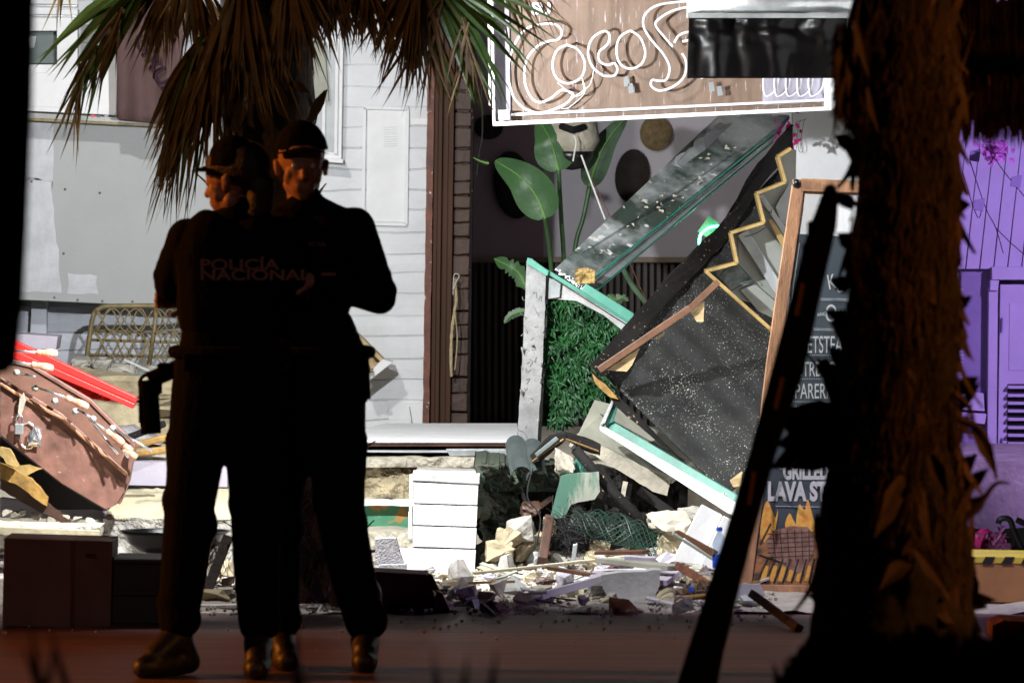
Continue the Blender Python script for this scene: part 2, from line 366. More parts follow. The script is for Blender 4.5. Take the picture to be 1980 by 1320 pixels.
# ------------------------------------------------------------------ left building
def stone_wall_bm(x0, x1, z0, z1, y, ch, holes=(), seed=0, dx=.05, vj=.0):
    bm = bmesh.new(); rnd = random.Random(seed); nz = int((z1-z0)/ch); nx = int((x1-x0)/dx)
    def wav(i, k): return .016*noise.fractal(Vector((i*dx*2.2, k*7.3+seed, 0)), 1, 2, 3)
    bk = [bm.verts.new(p) for p in ((x0, y+.008, z0), (x1, y+.008, z0), (x1, y+.008, z1), (x0, y+.008, z1))]; bm.faces.new(bk)
    for k in range(nz):
        cuts = sorted(rnd.uniform(x0, x1) for _ in range(int((x1-x0)/vj))) if vj else []
        off = rnd.uniform(-.003, .003); prev = None
        for i in range(nx+1):
            x = x0+(x1-x0)*i/nx; b = z0+k*ch+wav(i, k)+.0012; t = z0+(k+1)*ch+wav(i, k+1)-.0012
            if any(h[0] < x < h[1] and h[2] < (b+t)/2 < h[3] for h in holes) or any(abs(x-c) < dx*.35 for c in cuts): prev = None; continue
            yy = y+off+.004*noise.noise(Vector((x*5, k*3, seed)))
            cur = [bm.verts.new((x, y+.006, b)), bm.verts.new((x, yy, b+.004)), bm.verts.new((x, yy-.004, (b+t)/2)), bm.verts.new((x, yy, t-.004)), bm.verts.new((x, y+.006, t))]
            if prev:
                for a in range(4): bm.faces.new((prev[a], cur[a], cur[a+1], prev[a+1]))
            prev = cur
    bmesh.ops.recalc_face_normals(bm, faces=bm.faces[:])
    return bm
D1 = 28.0
def XZ(x, y, d=D1): p = P(x, y, d); return p.x, p.z
B = thing('beach_bar_building', 'white painted stone bar front with brown doorway and mauve room behind the wreckage', 'building', (0, 28.2, .3))
xl, zt = XZ(-60, -120); xr, zb = XZ(829, 845)
hx0, hz1 = XZ(769, 779); hx1, hz0 = XZ(800, 806)
put('stone_wall', stone_wall_bm(xl, xr, .33, zt, D1, .103, holes=[(hx0, hx1, hz0-.02, hz1+.02)], seed=4), 'white_stone', B, smooth=False)
put('wall_core', box_bm(((xl+xr)/2, D1+.18, (zt+.3)/2), (xr-xl, .3, zt-.3)), 'white_stone', B)
# cupboard in the wall
cb = pg('cupboard_door', [(710,212),(785,214),(783,430),(708,428)], D1-.012, .02, 'white_paint', B)
for a, b in (((703,208),(789,210)), ((704,432),(786,434)), ((705,208),(702,434)), ((788,210),(785,434))):
    beam('cupboard_frame', (*a, D1-.015), (*b, D1-.015), .018, .03, 'white_paint', B, bevel=.002)
bm = bmesh.new()
for k in range(9): beam_bm(P(742, 247+k*4.6, D1-.014), P(768, 246+k*4.6+random.uniform(-1,1), D1-.014), .0015, .003, bm)
put('faint_notice', bm, 'grey_render', cb)
pg('lower_patch', [(795,228),(829,228),(829,242),(795,241)], D1-.01, .01, 'white_paint', B)
# window box left of the cupboard
W = pg('window_frame', [(560,60),(664,70),(660,310),(560,300)], D1-.12, .1, 'white_paint', B)
pg('pane', [(575,95),(650,98),(648,295),(575,290)], D1-.123, .002, 'grey_light', W, bevel=0)
for x in (628, 652): beam('mullion', (x, 80, D1-.14), (x-3, 298, D1-.14), .018, .03, 'white_paint', W)
sh = pg('roller_blind', [(560,70),(628,84),(636,196),(618,196),(560,186)], D1-.2, .006, 'cream_board', W)
put('blind_print', text_bm('12:24', .02, face_mtx(P(604,150,D1-.208), 0)), 'grey_light', sh)
beam('window_sill', (560, 303, D1-.14), (664, 312, D1-.14), .02, .16, 'white_paint', B)
# shallow joint column at the right end, wall damage
pg('broken_board', [(782,782),(829,779),(829,822),(800,822),(793,812)], D1-.03, .02, 'white_paint', B, jag=1)
beam('crack_lath', (792, 786, D1-.035), (797, 818, D1-.035), .003, .004, 'dark', B)
pg('inner_duct', [(772,782),(790,782),(788,806),(770,806)], D1+.05, .05, 'steel_light', B)
# brown door jamb
pg('rust_trim', [(830,-90),(844,-90),(829,840),(817,840)], D1-.05, .2, 'rust', B, jag=.7, step=20)
for k, (a, b, dd, c) in enumerate(((844,852,.02,-12), (852,860,-.02,-12), (860,872,.02,-12), (872,882,-.03,-12))):
    pg('door_moulding', [(a,-90),(b,-90),(b+c,840),(a+c,840)], D1-.05+dd, .2, 'brown_wood', B)
bm = bmesh.new(); y = -80; k = 0
while y < 818:
    h = random.uniform(26, 44); c = -11*(y/840); rnd = random.uniform(-.02, .02)
    q = [(882+c-2,y),(915+c,y+random.uniform(-2,2)),(914+c,y+h-2.5),(880+c,y+h-2.5+random.uniform(-2,2))]
    poly_bm(q, D1-.02+rnd*.6, .2, 1.2, 10, bm); y += h
put('stone_jamb', bm, 'brown_stone', B, bevel=.006)
pg('jamb_core', [(884,-90),(912,-90),(900,845),(872,845)], D1+.03, .3, 'brown_stone', B)
pg('door_edge', [(915,-80),(920,-80),(908,845),(903,845)], D1-.04, .35, 'black_wood', B)
# room behind
DI = 31.0
x0, z1 = XZ(880, 120, DI); x1, zr = XZ(1560, 505, DI)
put('interior_wall', box_bm(((x0+x1)/2, DI+.1, 1.7), (x1-x0, .1, 3.4)), 'mauve', B)
pg('interior_wall_panel', [(905,150),(1051,150),(1051,500),(905,500)], DI+.04, .01, 'mauve_pink', B, bevel=0)
put('interior_ceiling', box_bm((.9, 29.7, 2.5), (5.4, 2.6, .08)), 'mauve', B)
put('interior_side_wall', box_bm((1.75, 29.6, 1.3), (.1, 2.9, 2.6)), 'mauve', B)
bm = bmesh.new(); x = x0
while x < x1+.1: box_bm((x, DI+.02, .68), (.02, .045, .96), bm); x += .037
put('wainscot_slats', bm, 'slat', B)
put('wainscot_back', box_bm(((x0+x1)/2, DI+.047, .68), (x1-x0, .006, .96)), 'dark', B)
put('wainscot_cap', box_bm(((x0+x1)/2, DI-.01, 1.172), (x1-x0, .1, .028)), 'cap', B, bevel=.004)
# white pier to the right of the opening
pg('white_pier', [(1533,205),(1800,205),(1800,1100),(1530,1100)], 26.2, .3, 'white_paint', B)
put('light_block_wall', box_bm((1.68, 24.4, 1.2), (.08, 3.55, 2.4)), 'white_paint', B)  # unseen wall added to keep white light off the right house
bm = bmesh.new()
for pts in ([(1548,232),(1543,250),(1540,288)], [(1556,230),(1550,262),(1553,290),(1545,292),(1540,260)], [(1541,236),(1560,230)]):
    tube_bm(spline([P(x, y, 26.17) for x, y in pts], 5), .0015, bm, 5)
put('loose_wire', bm, 'grey_board', B)

# render board leaning on the wall
b = thing('render_board', 'large smeared grey board with white patches fixed on the left wall', 'board', P(240, 588, 27.6))
pg('board', [(20,228),(430,246),(430,598),(20,578)], 27.6, .04, 'grey_render', b)
pg('patch', [(25,334),(102,352),(100,351),(104,420),(114,500),(119,566),(40,564),(20,560)], 27.597, .002, 'patch_white', b, jag=2, bevel=0)
pg('patch', [(25,234),(104,238),(102,350),(25,348)], 27.597, .002, 'patch_white', b, jag=1.2, bevel=0)
pg('patch', [(131,528),(187,534),(190,569),(130,568)], 27.597, .002, 'patch_white', b, jag=3, bevel=0)
pg('bottom_rail', [(35,566),(430,585),(430,598),(35,579)], 27.592, .02, 'grey_render', b)
bm = bmesh.new()
for x, y in ((61,351),(126,366),(193,373),(123,490),(105,575),(150,580),(198,582),(256,583)): bmesh.ops.create_uvsphere(bm, u_segments=8, v_segments=6, radius=.006, matrix=Matrix.Translation(P(x, y, 27.592)))
put('nail', bm, 'slate_tile', b)
pg('pilaster', [(62,560),(90,560),(90,650),(58,650)], 27.85, .2, 'bluish_stone', B)
put('lower_stone_wall', stone_wall_bm(*[XZ(-40,0)[0], XZ(430,0)[0]], .33, XZ(0,592)[1], D1-.07, .09, seed=9, vj=.9), 'bluish_stone', B)
# shelf with the white things above the board
b = thing('wall_shelf', 'long narrow white shelf above the smeared grey board', 'shelf', P(170, 232, 27.3))
pg('plank', [(20,216),(330,233),(330,246),(20,230)], 27.35, .4, 'worn_white', b)
pg('plank_edge', [(20,226),(330,242),(330,247),(20,232)], 27.34, .01, 'rattan', b)
for i, (x, c) in enumerate(((180,'red_paint'),(190,'slate_tile'),(246,'broken_wood'),(205,'worn_white'))): pg('paint_fleck', [(x-4,222+i%2),(x+5,223),(x+3,227),(x-3,227)], 27.345, .004, c, b, jag=1, bevel=0)
b = thing('stepped_cabinet', 'stark white stepped cabinet standing on the long shelf', 'cabinet', P(135, 218, 27.2))
pg('carcass', [(38,125),(110,125),(110,18),(150,18),(150,118),(165,118),(165,157),(188,157),(188,60),(228,60),(224,223),(38,214)], 27.4, .12, 'white_paint', b)
pg('door', [(50,140),(150,142),(150,210),(50,206)], 27.395, .01, 'white_paint', b)
pg('opening', [(30,62),(108,62),(108,123),(30,123)], 27.5, .03, 'slate_tile', b)
pg('opening', [(166,122),(187,122),(187,155),(166,155)], 27.5, .03, 'dark', b)
pg('pane', [(50,70),(70,70),(66,92),(50,95)], 27.49, .003, 'steel_light', b)
pg('header', [(30,0),(150,0),(150,60),(30,60)], 27.42, .05, 'white_paint', b)
for y in (10, 30): beam('rail', (40, y, 27.4), (150, y+2, 27.4), .012, .02, 'steel_light', b)
# faded parasol cloth with print
b = thing('hanging_banner', 'faded dusky pink cloth banner with diagonal purple capitals', 'banner', P(280, 230, 27.0))
bm = bmesh.new(); g = []
for j in range(13):
    row = []
    for i in range(17):
        x = 226+i*8.0; y = -40+j*22.5+i*.75; row.append(bm.verts.new(P(x, y, 27.1+.02*math.sin(i*.9)+.01*math.sin(j*.7+i*.4))))
    g.append(row)
for j in range(12):
    for i in range(16): bm.faces.new((g[j][i], g[j+1][i], g[j+1][i+1], g[j][i+1]))
r = bmesh.ops.solidify(bm, geom=bm.faces[:], thickness=.004)
put('cloth', bm, 'parasol_cloth', b, smooth=True)
put('print', text_bm('GIRUS', .068, face_mtx(P(258,74,27.02), R(-61)), sx=1.2, bold=.002), 'ink_purple', b)

# ------------------------------------------------------------------ lightbox sign
DS = 24.4
S = thing('lightbox_sign', 'sagging white framed lightbox sign with script neon lettering over the wreckage', 'sign', P(1280, 240, DS+.06))
def SL(x): return 239-(x-957)*.0455     # bottom edge line of the sign
pg('back_panel', [(955,-160),(1610,-160),(1608,212),(957,238)], DS+.1, .02, 'sign_tan', S)
pg('side_panel', [(948,-160),(982,-160),(988,232),(952,236)], DS+.085, .01, 'sign_grey', S)
pg('corner_panel', [(1475,60),(1600,50),(1600,196),(1475,204)], DS+.09, .006, 'sign_grey', S, jag=2, bevel=0)
pg('bottom_frame', [(954,236),(1606,206),(1610,213),(956,244)], DS-.02, .16, 'white_paint', S)
pg('left_frame', [(944,-160),(951,-160),(958,243),(953,244)], DS-.02, .16, 'white_paint', S)
pg('left_frame_plate', [(940,-160),(946,-160),(949,205),(945,204)], DS+.03, .03, 'worn_white', S)
pg('right_frame', [(1596,-160),(1616,-160),(1616,210),(1596,213)], DS-.02, .16, 'white_paint', S)
pg('inner_rail', [(988,219),(1596,191),(1596,196),(988,225)], DS+.05, .04, 'white_paint', S)
pg('corner_plate', [(963,213),(982,213),(983,232),(965,234)], DS-.022, .004, 'white_paint', S)
pg('acrylic_pane', [(958,-150),(1596,-150),(1596,206),(960,236)], DS-.012, .003, 'acrylic', S, bevel=0)
k = 500/1980.
def Z3(x, y): return P(900+x*k, y*k, DS+.035)
letters = [
 [(830,720),(740,690),(660,750),(570,785),(500,740),(455,620),(470,460),(560,350),(650,315),(715,300),(740,240),(690,190),(600,185),(480,215),(400,300),(340,450),(330,600),(370,740),(450,830),(570,865),(700,830),(790,780),(830,720)],
 [(775,345),(860,380),(915,480),(890,590),(790,640),(700,600),(668,500),(700,390),(775,345)],
 [(1060,583),(980,520),(940,410),(970,300),(1060,240),(1105,270),(1090,340),(1025,400),(1030,470),(1090,500),(1140,485),(1165,530),(1140,580),(1060,583)],
 [(1265,235),(1340,290),(1378,400),(1350,490),(1260,528),(1180,480),(1158,370),(1190,280),(1265,235)],
 [(1590,360),(1530,290),(1460,200),(1480,150),(1600,80),(1760,55),(1900,100),(2020,60),(1900,10),(1700,10),(1480,40),(1380,110),(1365,200),(1420,300),(1520,420),(1565,520),(1540,610),(1480,620),(1430,615),(1425,660),(1490,695),(1600,660),(1680,580),(1690,470),(1660,410)],
 [(1600,330),(1640,270),(1720,245),(1800,260),(1740,300),(1660,320)],
 [(1780,250),(1900,330),(1960,450),(1900,560),(1800,600)],
]
for L_ in letters:
    put('neon_letter', tube_bm(spline([Z3(x, y) for x, y in L_], 6), .0056, seg=8), 'neon_tube', S, smooth=True)
put('small_lettering', text_bm('SU', .05, face_mtx(P(1028,28,DS+.09)), bold=.003), 'neon_tube', S)
bm = bmesh.new()
for x in range(1490, 1590, 22): tube_bm(spline([P(x,120,DS+.05),P(x-14,150,DS+.04),P(x-10,186,DS+.04),P(x+12,170,DS+.05),P(x+16,130,DS+.05)], 5), .004, bm, 6)
put('tube_offcut', bm, 'neon_tube', S, smooth=True)
for pts in ([(1078,160),(1110,185),(1128,178),(1126,152)], [(1148,135),(1140,165),(1110,188),(1090,205)], [(1126,152),(1130,180),(1100,208),(1085,210)]):
    put('neon_cable', tube_bm(spline([P(x, y, DS+.03) for x, y in pts], 6), .0022, seg=5), 'cable_white', S)
for x, y in ((1205,150),(1214,163),(1370,160),(1386,168)): pg('tape_scrap', [(x,y),(x+9,y-2),(x+12,y+16),(x+2,y+18)], DS+.06, .002, 'grey_light', S, jag=1.5, bevel=0)
# awning roll over the sign
A = thing('awning', 'grey awning roll with a wrinkled glossy black valance across the sign', 'awning', P(1480, 150, 23.8))
put('cassette', tube_bm([P(1328,3,23.75), P(1660,5,23.75)], .062, seg=20), 'steel_light', A, smooth=True)
pg('cassette_lip', [(1328,26),(1660,26),(1660,35),(1328,35)], 23.66, .05, 'steel_light', A)
bm = bmesh.new(); g = []
for j in range(25):
    row = []
    for i in range(61):
        x = 1332+i*5.1-(j*.14); y = 34+j*4.9; t = j/24
        q = Vector((i*.16, j*.05, 0)); z = .03*noise.noise(q*.8)*(1.2-t*.6)+.005*noise.noise(Vector((i*.3, j*.1, 5)))+.05*noise.noise(Vector((i*.09,j*.22,9)))*max(0, 1-t*1.8)
        row.append(bm.verts.new(P(x, y, 23.72+z)))
    g.append(row)
for j in range(24):
    for i in range(60): bm.faces.new((g[j][i], g[j+1][i], g[j+1][i+1], g[j][i+1]))
bmesh.ops.solidify(bm, geom=bm.faces[:], thickness=.002)
put('valance', bm, 'black_vinyl', A, smooth=True)
beam('valance_batten', (1334,33,23.7), (1655,33,23.7), .012, .02, 'dark', A)

# ------------------------------------------------------------------ things in the room
def basket(name, x, y, rx, ry, d, m, label, ang=0):
    bm = bmesh.new(); pr = []
    for i in range(30):
        t = i/29*math.pi/2; pr.append((math.sin(t), -.35*math.cos(t)+.02*math.sin(i*3.1)))
    s = d/FPX; lathe_bm([(r*1.0, z) for r, z in pr], (0,0,0), seg=28, bm=bm)
    for v in bm.verts:
        c = v.co.copy(); X = c.x*rx*s; Z = c.y*ry*s; Y = c.z*min(rx, ry)*s
        v.co = Vector((X*math.cos(ang)-Z*math.sin(ang), Y, X*math.sin(ang)+Z*math.cos(ang)))+P(x, y, d)
    put(name, bm, m, None, label, 'basket', smooth=True)
basket('woven_basket', 993, 358, 38, 66, DI-.0, 'woven_dark', 'tall dark woven basket with a tattered lower edge behind the left leaf', R(8))
basket('woven_basket', 1222, 340, 33, 52, DI-.0, 'woven_dark', 'dark oval woven basket in the middle of the mauve room wall', R(-6))
basket('straw_hat', 1268, 258, 31, 34, DI-.0, 'woven_straw', 'pale straw disc hanging high just under the sign')
basket('woven_basket', 945, 246, 28, 24, DI-.0, 'woven_dark', 'small round dark basket next to the brown door jamb')
b = thing('pendant_lamp', 'dark round pendant lamp with white pull cord hanging under the sign', 'lamp', P(1108, 325, 27.5))
put('lamp_shade', lathe_bm([(.05,.16),(.115,.14),(.13,.05),(.09,-.02),(.08,-.02),(.115,.05),(.1,.13)], P(1108,292,27.5), seg=24), 'sand_pale', b, smooth=True)
put('dark_bowl', lathe_bm([(.005,-.06),(.06,-.05),(.1,.0),(.105,.03),(.09,.03)], P(1106,305,27.5), seg=24), 'black_plastic', b, smooth=True)
put('lamp_bracket', tube_bm([P(1085,244,27.4), P(1108,252,27.35), P(1130,246,27.4)], .018), 'black_wood', b)
put('pull_cord', tube_bm(spline([P(1110,262,27.3),P(1114,275,27.3),P(1110,300,27.3),P(1108,312,27.3)],5), .004), 'cable_white', b)
put('hanging_cable', tube_bm([P(1124,300,27.0), P(1146,360,27.0), P(1170,424,27.0)], .0045), 'cable_white', None, 'straight white cable slanting down to the steel beam', 'cable')
put('hanging_cable', tube_bm(spline([P(1146,348,27.2), P(1180,420,27.2), P(1240,560,26.6), P(1262,605,26)], 4), .002), 'brick_red', None, 'thin red cable behind the steel beam', 'cable')
put('hanging_cable', tube_bm(spline([P(930,150,27.4), P(933,255,27.4), P(926,300,27.4), P(922,340,27.4)], 5), .004), 'dark', None, 'thin black cable with a plug beside the brown door jamb', 'cable')
def leaf_bm(path, w, fold=.25, droop=0, bm=None, tear=0):
    bm = bm or bmesh.new(); pts = spline(path, 6); n = len(pts)-1; prev = None
    for i, p in enumerate(pts):
        t = i/n; tan = (pts[min(i+1, n)]-pts[max(i-1, 0)]).normalized(); sd = tan.cross(Vector((0, -1, 0))).normalized(); nr = Vector((0, -1, 0))
        ww = w*math.sin(math.pi*min(1, max(.02, t)**.75*.97+.02))**.7
        if tear: ww *= 1-tear*random.random()
        cur = [bm.verts.new(p+sd*ww*s*.5+nr*(-fold*abs(s)**1.5*ww*.5)) for s in (-1, -.5, 0, .5, 1)]
        if prev:
            for a in range(4): bm.faces.new((prev[a], prev[a+1], cur[a+1], cur[a]))
        prev = cur
    return bm, pts
pl = thing('banana_plant', 'tall green plant with broad paddle leaves growing in the opened room', 'plant', P(1085, 800, 27.6))
def leaf(path, w, m, stem, fold=.25, tear=0, sr=.011):
    bm, pts = leaf_bm([P(*q) for q in path], w, fold, tear=tear); o = put('leaf', bm, m, pl, smooth=True)
    put('midrib', tube_bm([p+Vector((0, -.004, 0)) for p in pts], [.005*(1-i/len(pts))+.0015 for i in range(len(pts))], seg=6), 'leaf_rib', o)
    if stem: put('stem', tube_bm(spline([P(*q) for q in stem], 6), sr, seg=8), 'leaf', pl, smooth=True)
leaf([(1080,330,27.4),(1073,300,27.4),(1062,265,27.4),(1040,230,27.5)], .19, 'leaf', [(1080,328,27.4),(1085,420,27.5),(1090,500,27.6),(1092,640,27.7),(1088,800,27.7)])
leaf([(1054,422,27.2),(1040,385,27.2),(1010,345,27.2),(958,311,27.3)], .2, 'leaf', [(1053,420,27.2),(1060,460,27.3),(1066,520,27.4),(1075,640,27.5),(1082,800,27.6)])
leaf([(1140,360,27.7),(1150,325,27.6),(1172,275,27.6),(1212,225,27.7)], .13, 'leaf_pale', [(1140,360,27.7),(1128,420,27.7),(1112,480,27.7),(1100,620,27.7),(1092,800,27.7)], fold=.5)
leaf([(1020,560,27.3),(1005,530,27.3),(985,515,27.3),(955,500,27.35)], .11, 'leaf', [(1022,560,27.3),(1050,640,27.5),(1080,800,27.6)], tear=.6)
leaf([(1016,600,27.3),(1000,604,27.3),(985,612,27.3),(975,625,27.3)], .05, 'leaf_pale', [(1016,600,27.3),(1030,560,27.4)], tear=.4, sr=.006)
put('stem', tube_bm(spline([P(1205,520,27.2),P(1225,555,27.1),P(1262,600,27),P(1300,640,27)], 5), .014, seg=8), 'leaf_pale', pl, smooth=True)
leaf([(1175,570,27.3),(1190,580,27.3),(1205,575,27.3),(1215,582,27.3)], .06, 'leaf_pale', None, tear=.7)
leaf([(945,316,27.3),(930,312,27.3),(915,305,27.3)], .03, 'black_wood', None, tear=.5)
put('frayed_rope', tube_bm(spline([P(880,538,27.85),P(882,580,27.85),P(878,605,27.84),P(873,650,27.84),P(872,700,27.84),P(873,728,27.84)], 6), [.006+.003*random.random() for _ in range(31)], seg=7), 'rope', None, 'frayed jute rope hanging down the brown door jamb', 'rope')
r_ = bpy.context.scene.objects['frayed_rope']
put('strand', tube_bm(spline([P(879,600,27.83),P(884,650,27.83),P(881,700,27.83),P(879,715,27.83)], 6), .003, seg=6), 'rope', r_)
put('strand', tube_bm(spline([P(876,560,27.83),P(882,545,27.83),P(888,533,27.83),P(878,532,27.83),P(876,570,27.83)], 6), .0018, seg=6), 'cable_white', r_)
# LED strip on a splintered green block
b = thing('led_strip_block', 'splintered wood block lit by a glowing green LED strip beside the black roof sheet', 'lamp', P(1372, 470, 26.2))
pg('block', [(1370,417),(1395,436),(1372,462),(1349,448)], 26.25, .08, 'sand_pale', b, jag=1)
put('led_strip', tube_bm(spline([P(1390,437,26.2),P(1372,440,26.2),P(1356,452,26.2),P(1352,468,26.2),P(1355,478,26.2)], 6), .006, seg=8), 'led_green', b, smooth=True)
# ------------------------------------------------------------------ left wreckage
h = thing('rattan_headboard', 'golden rattan headboard with looped lattice leaning on the lower stone wall', 'headboard', P(300, 706, 27.2))
DH = 27.3
fr = [(166,708),(172,660),(180,612),(192,597),(215,592),(330,591),(430,591),(430,700)]
put('frame', tube_bm(spline([P(x, y, DH) for x, y in fr], 5), .0125, seg=10), 'rattan', h, smooth=True)
for pts in ([(303,592),(298,640),(288,706)],): put('post', tube_bm([P(x, y, DH) for x, y in pts], .011, seg=8), 'rattan', h, smooth=True)
for pts in ([(180,640),(430,645)], [(174,686),(430,692)], [(176,657),(430,664)]): put('rail', tube_bm([P(x, y, DH+.01) for x, y in pts], .007, seg=8), 'rattan', h, smooth=True)
for r0, (ya, yb) in enumerate(((597,640),(642,688),(690,730))):
    for ph in (0, math.pi):
        for seg_ in ((184-r0*5, 298-r0*3), (302-r0*3, 425)):
            pts = [P(x, (ya+yb)/2+(yb-ya)/2*math.cos((x-184)*math.pi/29+ph), DH-.012+.008*math.cos(ph)) for x in range(int(seg_[0]), int(seg_[1]), 4)]
            put('lattice_wave', tube_bm(pts, .0042, seg=6), 'rattan', h, smooth=True)
            pts = [P(x, (ya+yb)/2+(yb-ya)/2*math.cos((x-184)*math.pi/43+ph+.6), DH-.02) for x in range(int(seg_[0]), int(seg_[1]), 4)]
            put('lattice_wave', tube_bm(pts, .0036, seg=6), 'rattan', h, smooth=True)
# stones heaped under the headboard
spec = [(170,715,.16,.05),(205,712,.13,.09),(235,718,.16,.08),(262,722,.14,.06),(290,716,.15,.05),(150,728,.2,.03),(215,738,.25,.035),(255,745,.15,.06),(185,745,.14,.035),(315,728,.16,.05),(235,760,.1,.04),(160,700,.1,.05)]
for i, (x, y, ww, hh) in enumerate(spec):
    rock('broken_stone', x, y, 26.7-.2*(i % 3), ww, hh, 'concrete', '%s stone %s in the heap below the rattan headboard' % ('wide flat grey' if ww > .15 else 'smaller grey', ['at the left end','left of the middle','near the middle','right of the middle','at the right end'][min(4, int((x-150)/36))]), 'stone', dep=.25, seed=20+i, group='stones heaped below the rattan headboard')
beam('grey_batten', (265,722,26.2), (330,742,26.2), .03, .06, 'slate_tile', None, 'grey slatted batten lying on the stones beside the officer', 'batten')
beam('white_batten', (240,695,26.3), (345,742,26.3), .012, .03, 'worn_white', None, 'thin pale batten lying across the stone heap', 'batten')
put('stone_heap', rock_bm((1.1, .35, .14), 30, 4, .35, 5, loc=P(230, 775, 26.2)), 'sandstone', None, 'ochre earth and rubble mound behind the red beam', 'rubble')
put('gap_shade_board', poly_bm([(120,735),(330,750),(330,790),(120,780)], 26.0, .2, 3), 'dark', None, 'dark board painting the shaded gap under the stone heap', 'board')  # dark filler that paints the shade below the stones
pg('mattress_slab', [(175,775),(275,785),(275,835),(200,828)], 25.4, .2, 'sandstone', None, 'ochre slab under the end of the red beam', 'slab', jag=2)
pg('bluish_block', [(28,645),(112,650),(108,676),(28,672)], 26.4, .25, 'lilac_wall', None, 'dusty lilac building block on the wall foot at far left', 'block')
pg('concrete_lump', [(225,825),(255,823),(285,838),(310,860),(240,862)], 25.2, .3, 'concrete_grey', None, 'rough grey concrete lump at the table corner', 'rubble', jag=3)
for a, q, l in (((232,852,24.9),(320,818,24.9), 'dark broken bar above the yellow rod'), ((250,862,24.6),(325,845,24.6),'yellow splintered plank beside the black trousers'),((258,876,24.4),(325,868,24.4),'yellow bamboo rod with a black end')):
    o = beam('broken_bar', a, q, .03, .04, 'black_wood' if 'dark' in l else 'broken_wood', None, l, 'bar', bevel=.008)
put('rod_end', tube_bm([P(255,876,24.36), P(263,875,24.36)], .018, seg=12), 'black_plastic', o)
# red beam
b = thing('red_steel_beam', 'bright red double steel beam slanting down over the football table', 'beam', P(265, 790, 24.6))
pg('upper_flange', [(0,652),(28,658),(264,768),(262,779),(10,668)], 24.55, .08, 'red_paint', b)
pg('lower_flange', [(0,662),(12,670),(261,781),(256,790),(225,776),(0,682)], 24.5, .1, 'red_paint', b)
pg('web', [(0,682),(60,702),(225,778),(200,775),(150,760),(30,700)], 24.62, .05, 'red_paint', b)
for a, q in (((118,760),(215,772)), ((118,760),(155,758)), ((120,765),(200,768))): beam('strut', (*a,24.7), (*q,24.6), .018, .02, 'red_paint', b)
# football table
T = thing('football_table', 'tipped pinkish brown table football table with rods and wooden grips', 'game table', P(150, 975, 24.0))
DT = 23.9
pg('long_side', [(0,728),(28,745),(120,800),(246,913),(240,950),(225,975),(205,985),(120,935),(0,840)], DT, .04, 'table_pink', T)
pg('inner_side', [(0,690),(60,706),(175,775),(252,850),(246,915),(120,803),(28,748),(0,735)], DT+.12, .03, 'table_wood', T)
pg('top_edge', [(0,738),(28,755),(120,806),(247,916),(242,920),(118,812),(26,761),(0,744)], DT-.02, .03, 'oak', T)
pg('far_edge', [(0,690),(62,704),(176,772),(254,850),(252,858),(174,780),(60,711),(0,697)], DT+.11, .05, 'table_pink', T)
pg('end_board', [(246,913),(252,850),(262,862),(250,930),(232,975),(226,972),(240,950)], DT+.02, .1, 'table_pink', T)
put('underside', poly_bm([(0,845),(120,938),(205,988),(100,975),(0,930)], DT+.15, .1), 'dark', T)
rods = [((8,677),(70,681),(112,683)), ((8,698),(60,704),(104,712)), ((75,750),(127,768),(172,787)), ((150,792),(175,806),(198,812)), ((172,808),(205,832),(240,858))]
for i, (a, q, c) in enumerate(rods):
    dd = DT-.12+i*.0
    rd = put('rod', tube_bm([P(*a, dd+.05), P(*q, dd)], .0055, seg=10), 'chrome', T, smooth=True)
    if i in (0, 1, 2, 4):
        a_, b_ = P(*q, dd), P(*c, dd); ax = (b_-a_); L_ = ax.length
        put('grip', lathe_bm([(.006,0),(.014,.005),(.013,L_*.2),(.011,L_*.3),(.016,L_*.5),(.017,L_*.75),(.014,L_*.95),(.006,L_)], a_, ax, 16), 'handle_wood', rd, smooth=True)
for a, q in (((40,722),(68,728)), ((182,820),(228,878)), ((222,830),(295,872)), ((210,838),(248,884))):
    put('rod', tube_bm([P(*a, DT-.05), P(*q, DT-.12)], .0055, seg=10), 'chrome', T, smooth=True)
for x, y in ((32,720),(68,750),(146,795),(106,775),(180,810),(218,828)):
    put('rod_bearing', lathe_bm([(.013,-.012),(.016,0),(.011,.008),(.011,.014),(.006,.016)], P(x, y, DT-.03), (.3,-1,.2), 16), 'worn_white' if x > 100 else 'sand_pale', T, smooth=True)
for x, y in ((237,868),(228,855)): put('grip', lathe_bm([(.008,0),(.015,.01),(.016,.05),(.012,.07)], P(x, y, DT-.1), (1,0,-.6), 14), 'handle_wood', T, smooth=True)
pd = put('padlock', box_bm(P(37,829,DT-.04), (.036,.018,.045)), 'steel_light', T, bevel=.004)
put('shackle', tube_bm(spline([P(31,820,DT-.04),P(32,806,DT-.04),P(38,802,DT-.04),P(43,807,DT-.04),P(43,820,DT-.04)], 5), .004), 'chrome', pd)
put('hasp', poly_bm([(38,770),(46,758),(50,775),(40,806),(34,804)], DT-.03, .01), 'sand_pale', T)
put('coin_box', rock_bm((.032,.02,.05), 14, 2, .2, 77, loc=P(66, 842, DT-.02)), 'chrome', T)
put('goal_bowl', tube_bm([P(54+16*math.cos(a*.6), 842+26*math.sin(a*.6), DT-.012) for a in range(11)], .004, seg=6), 'chrome', T)
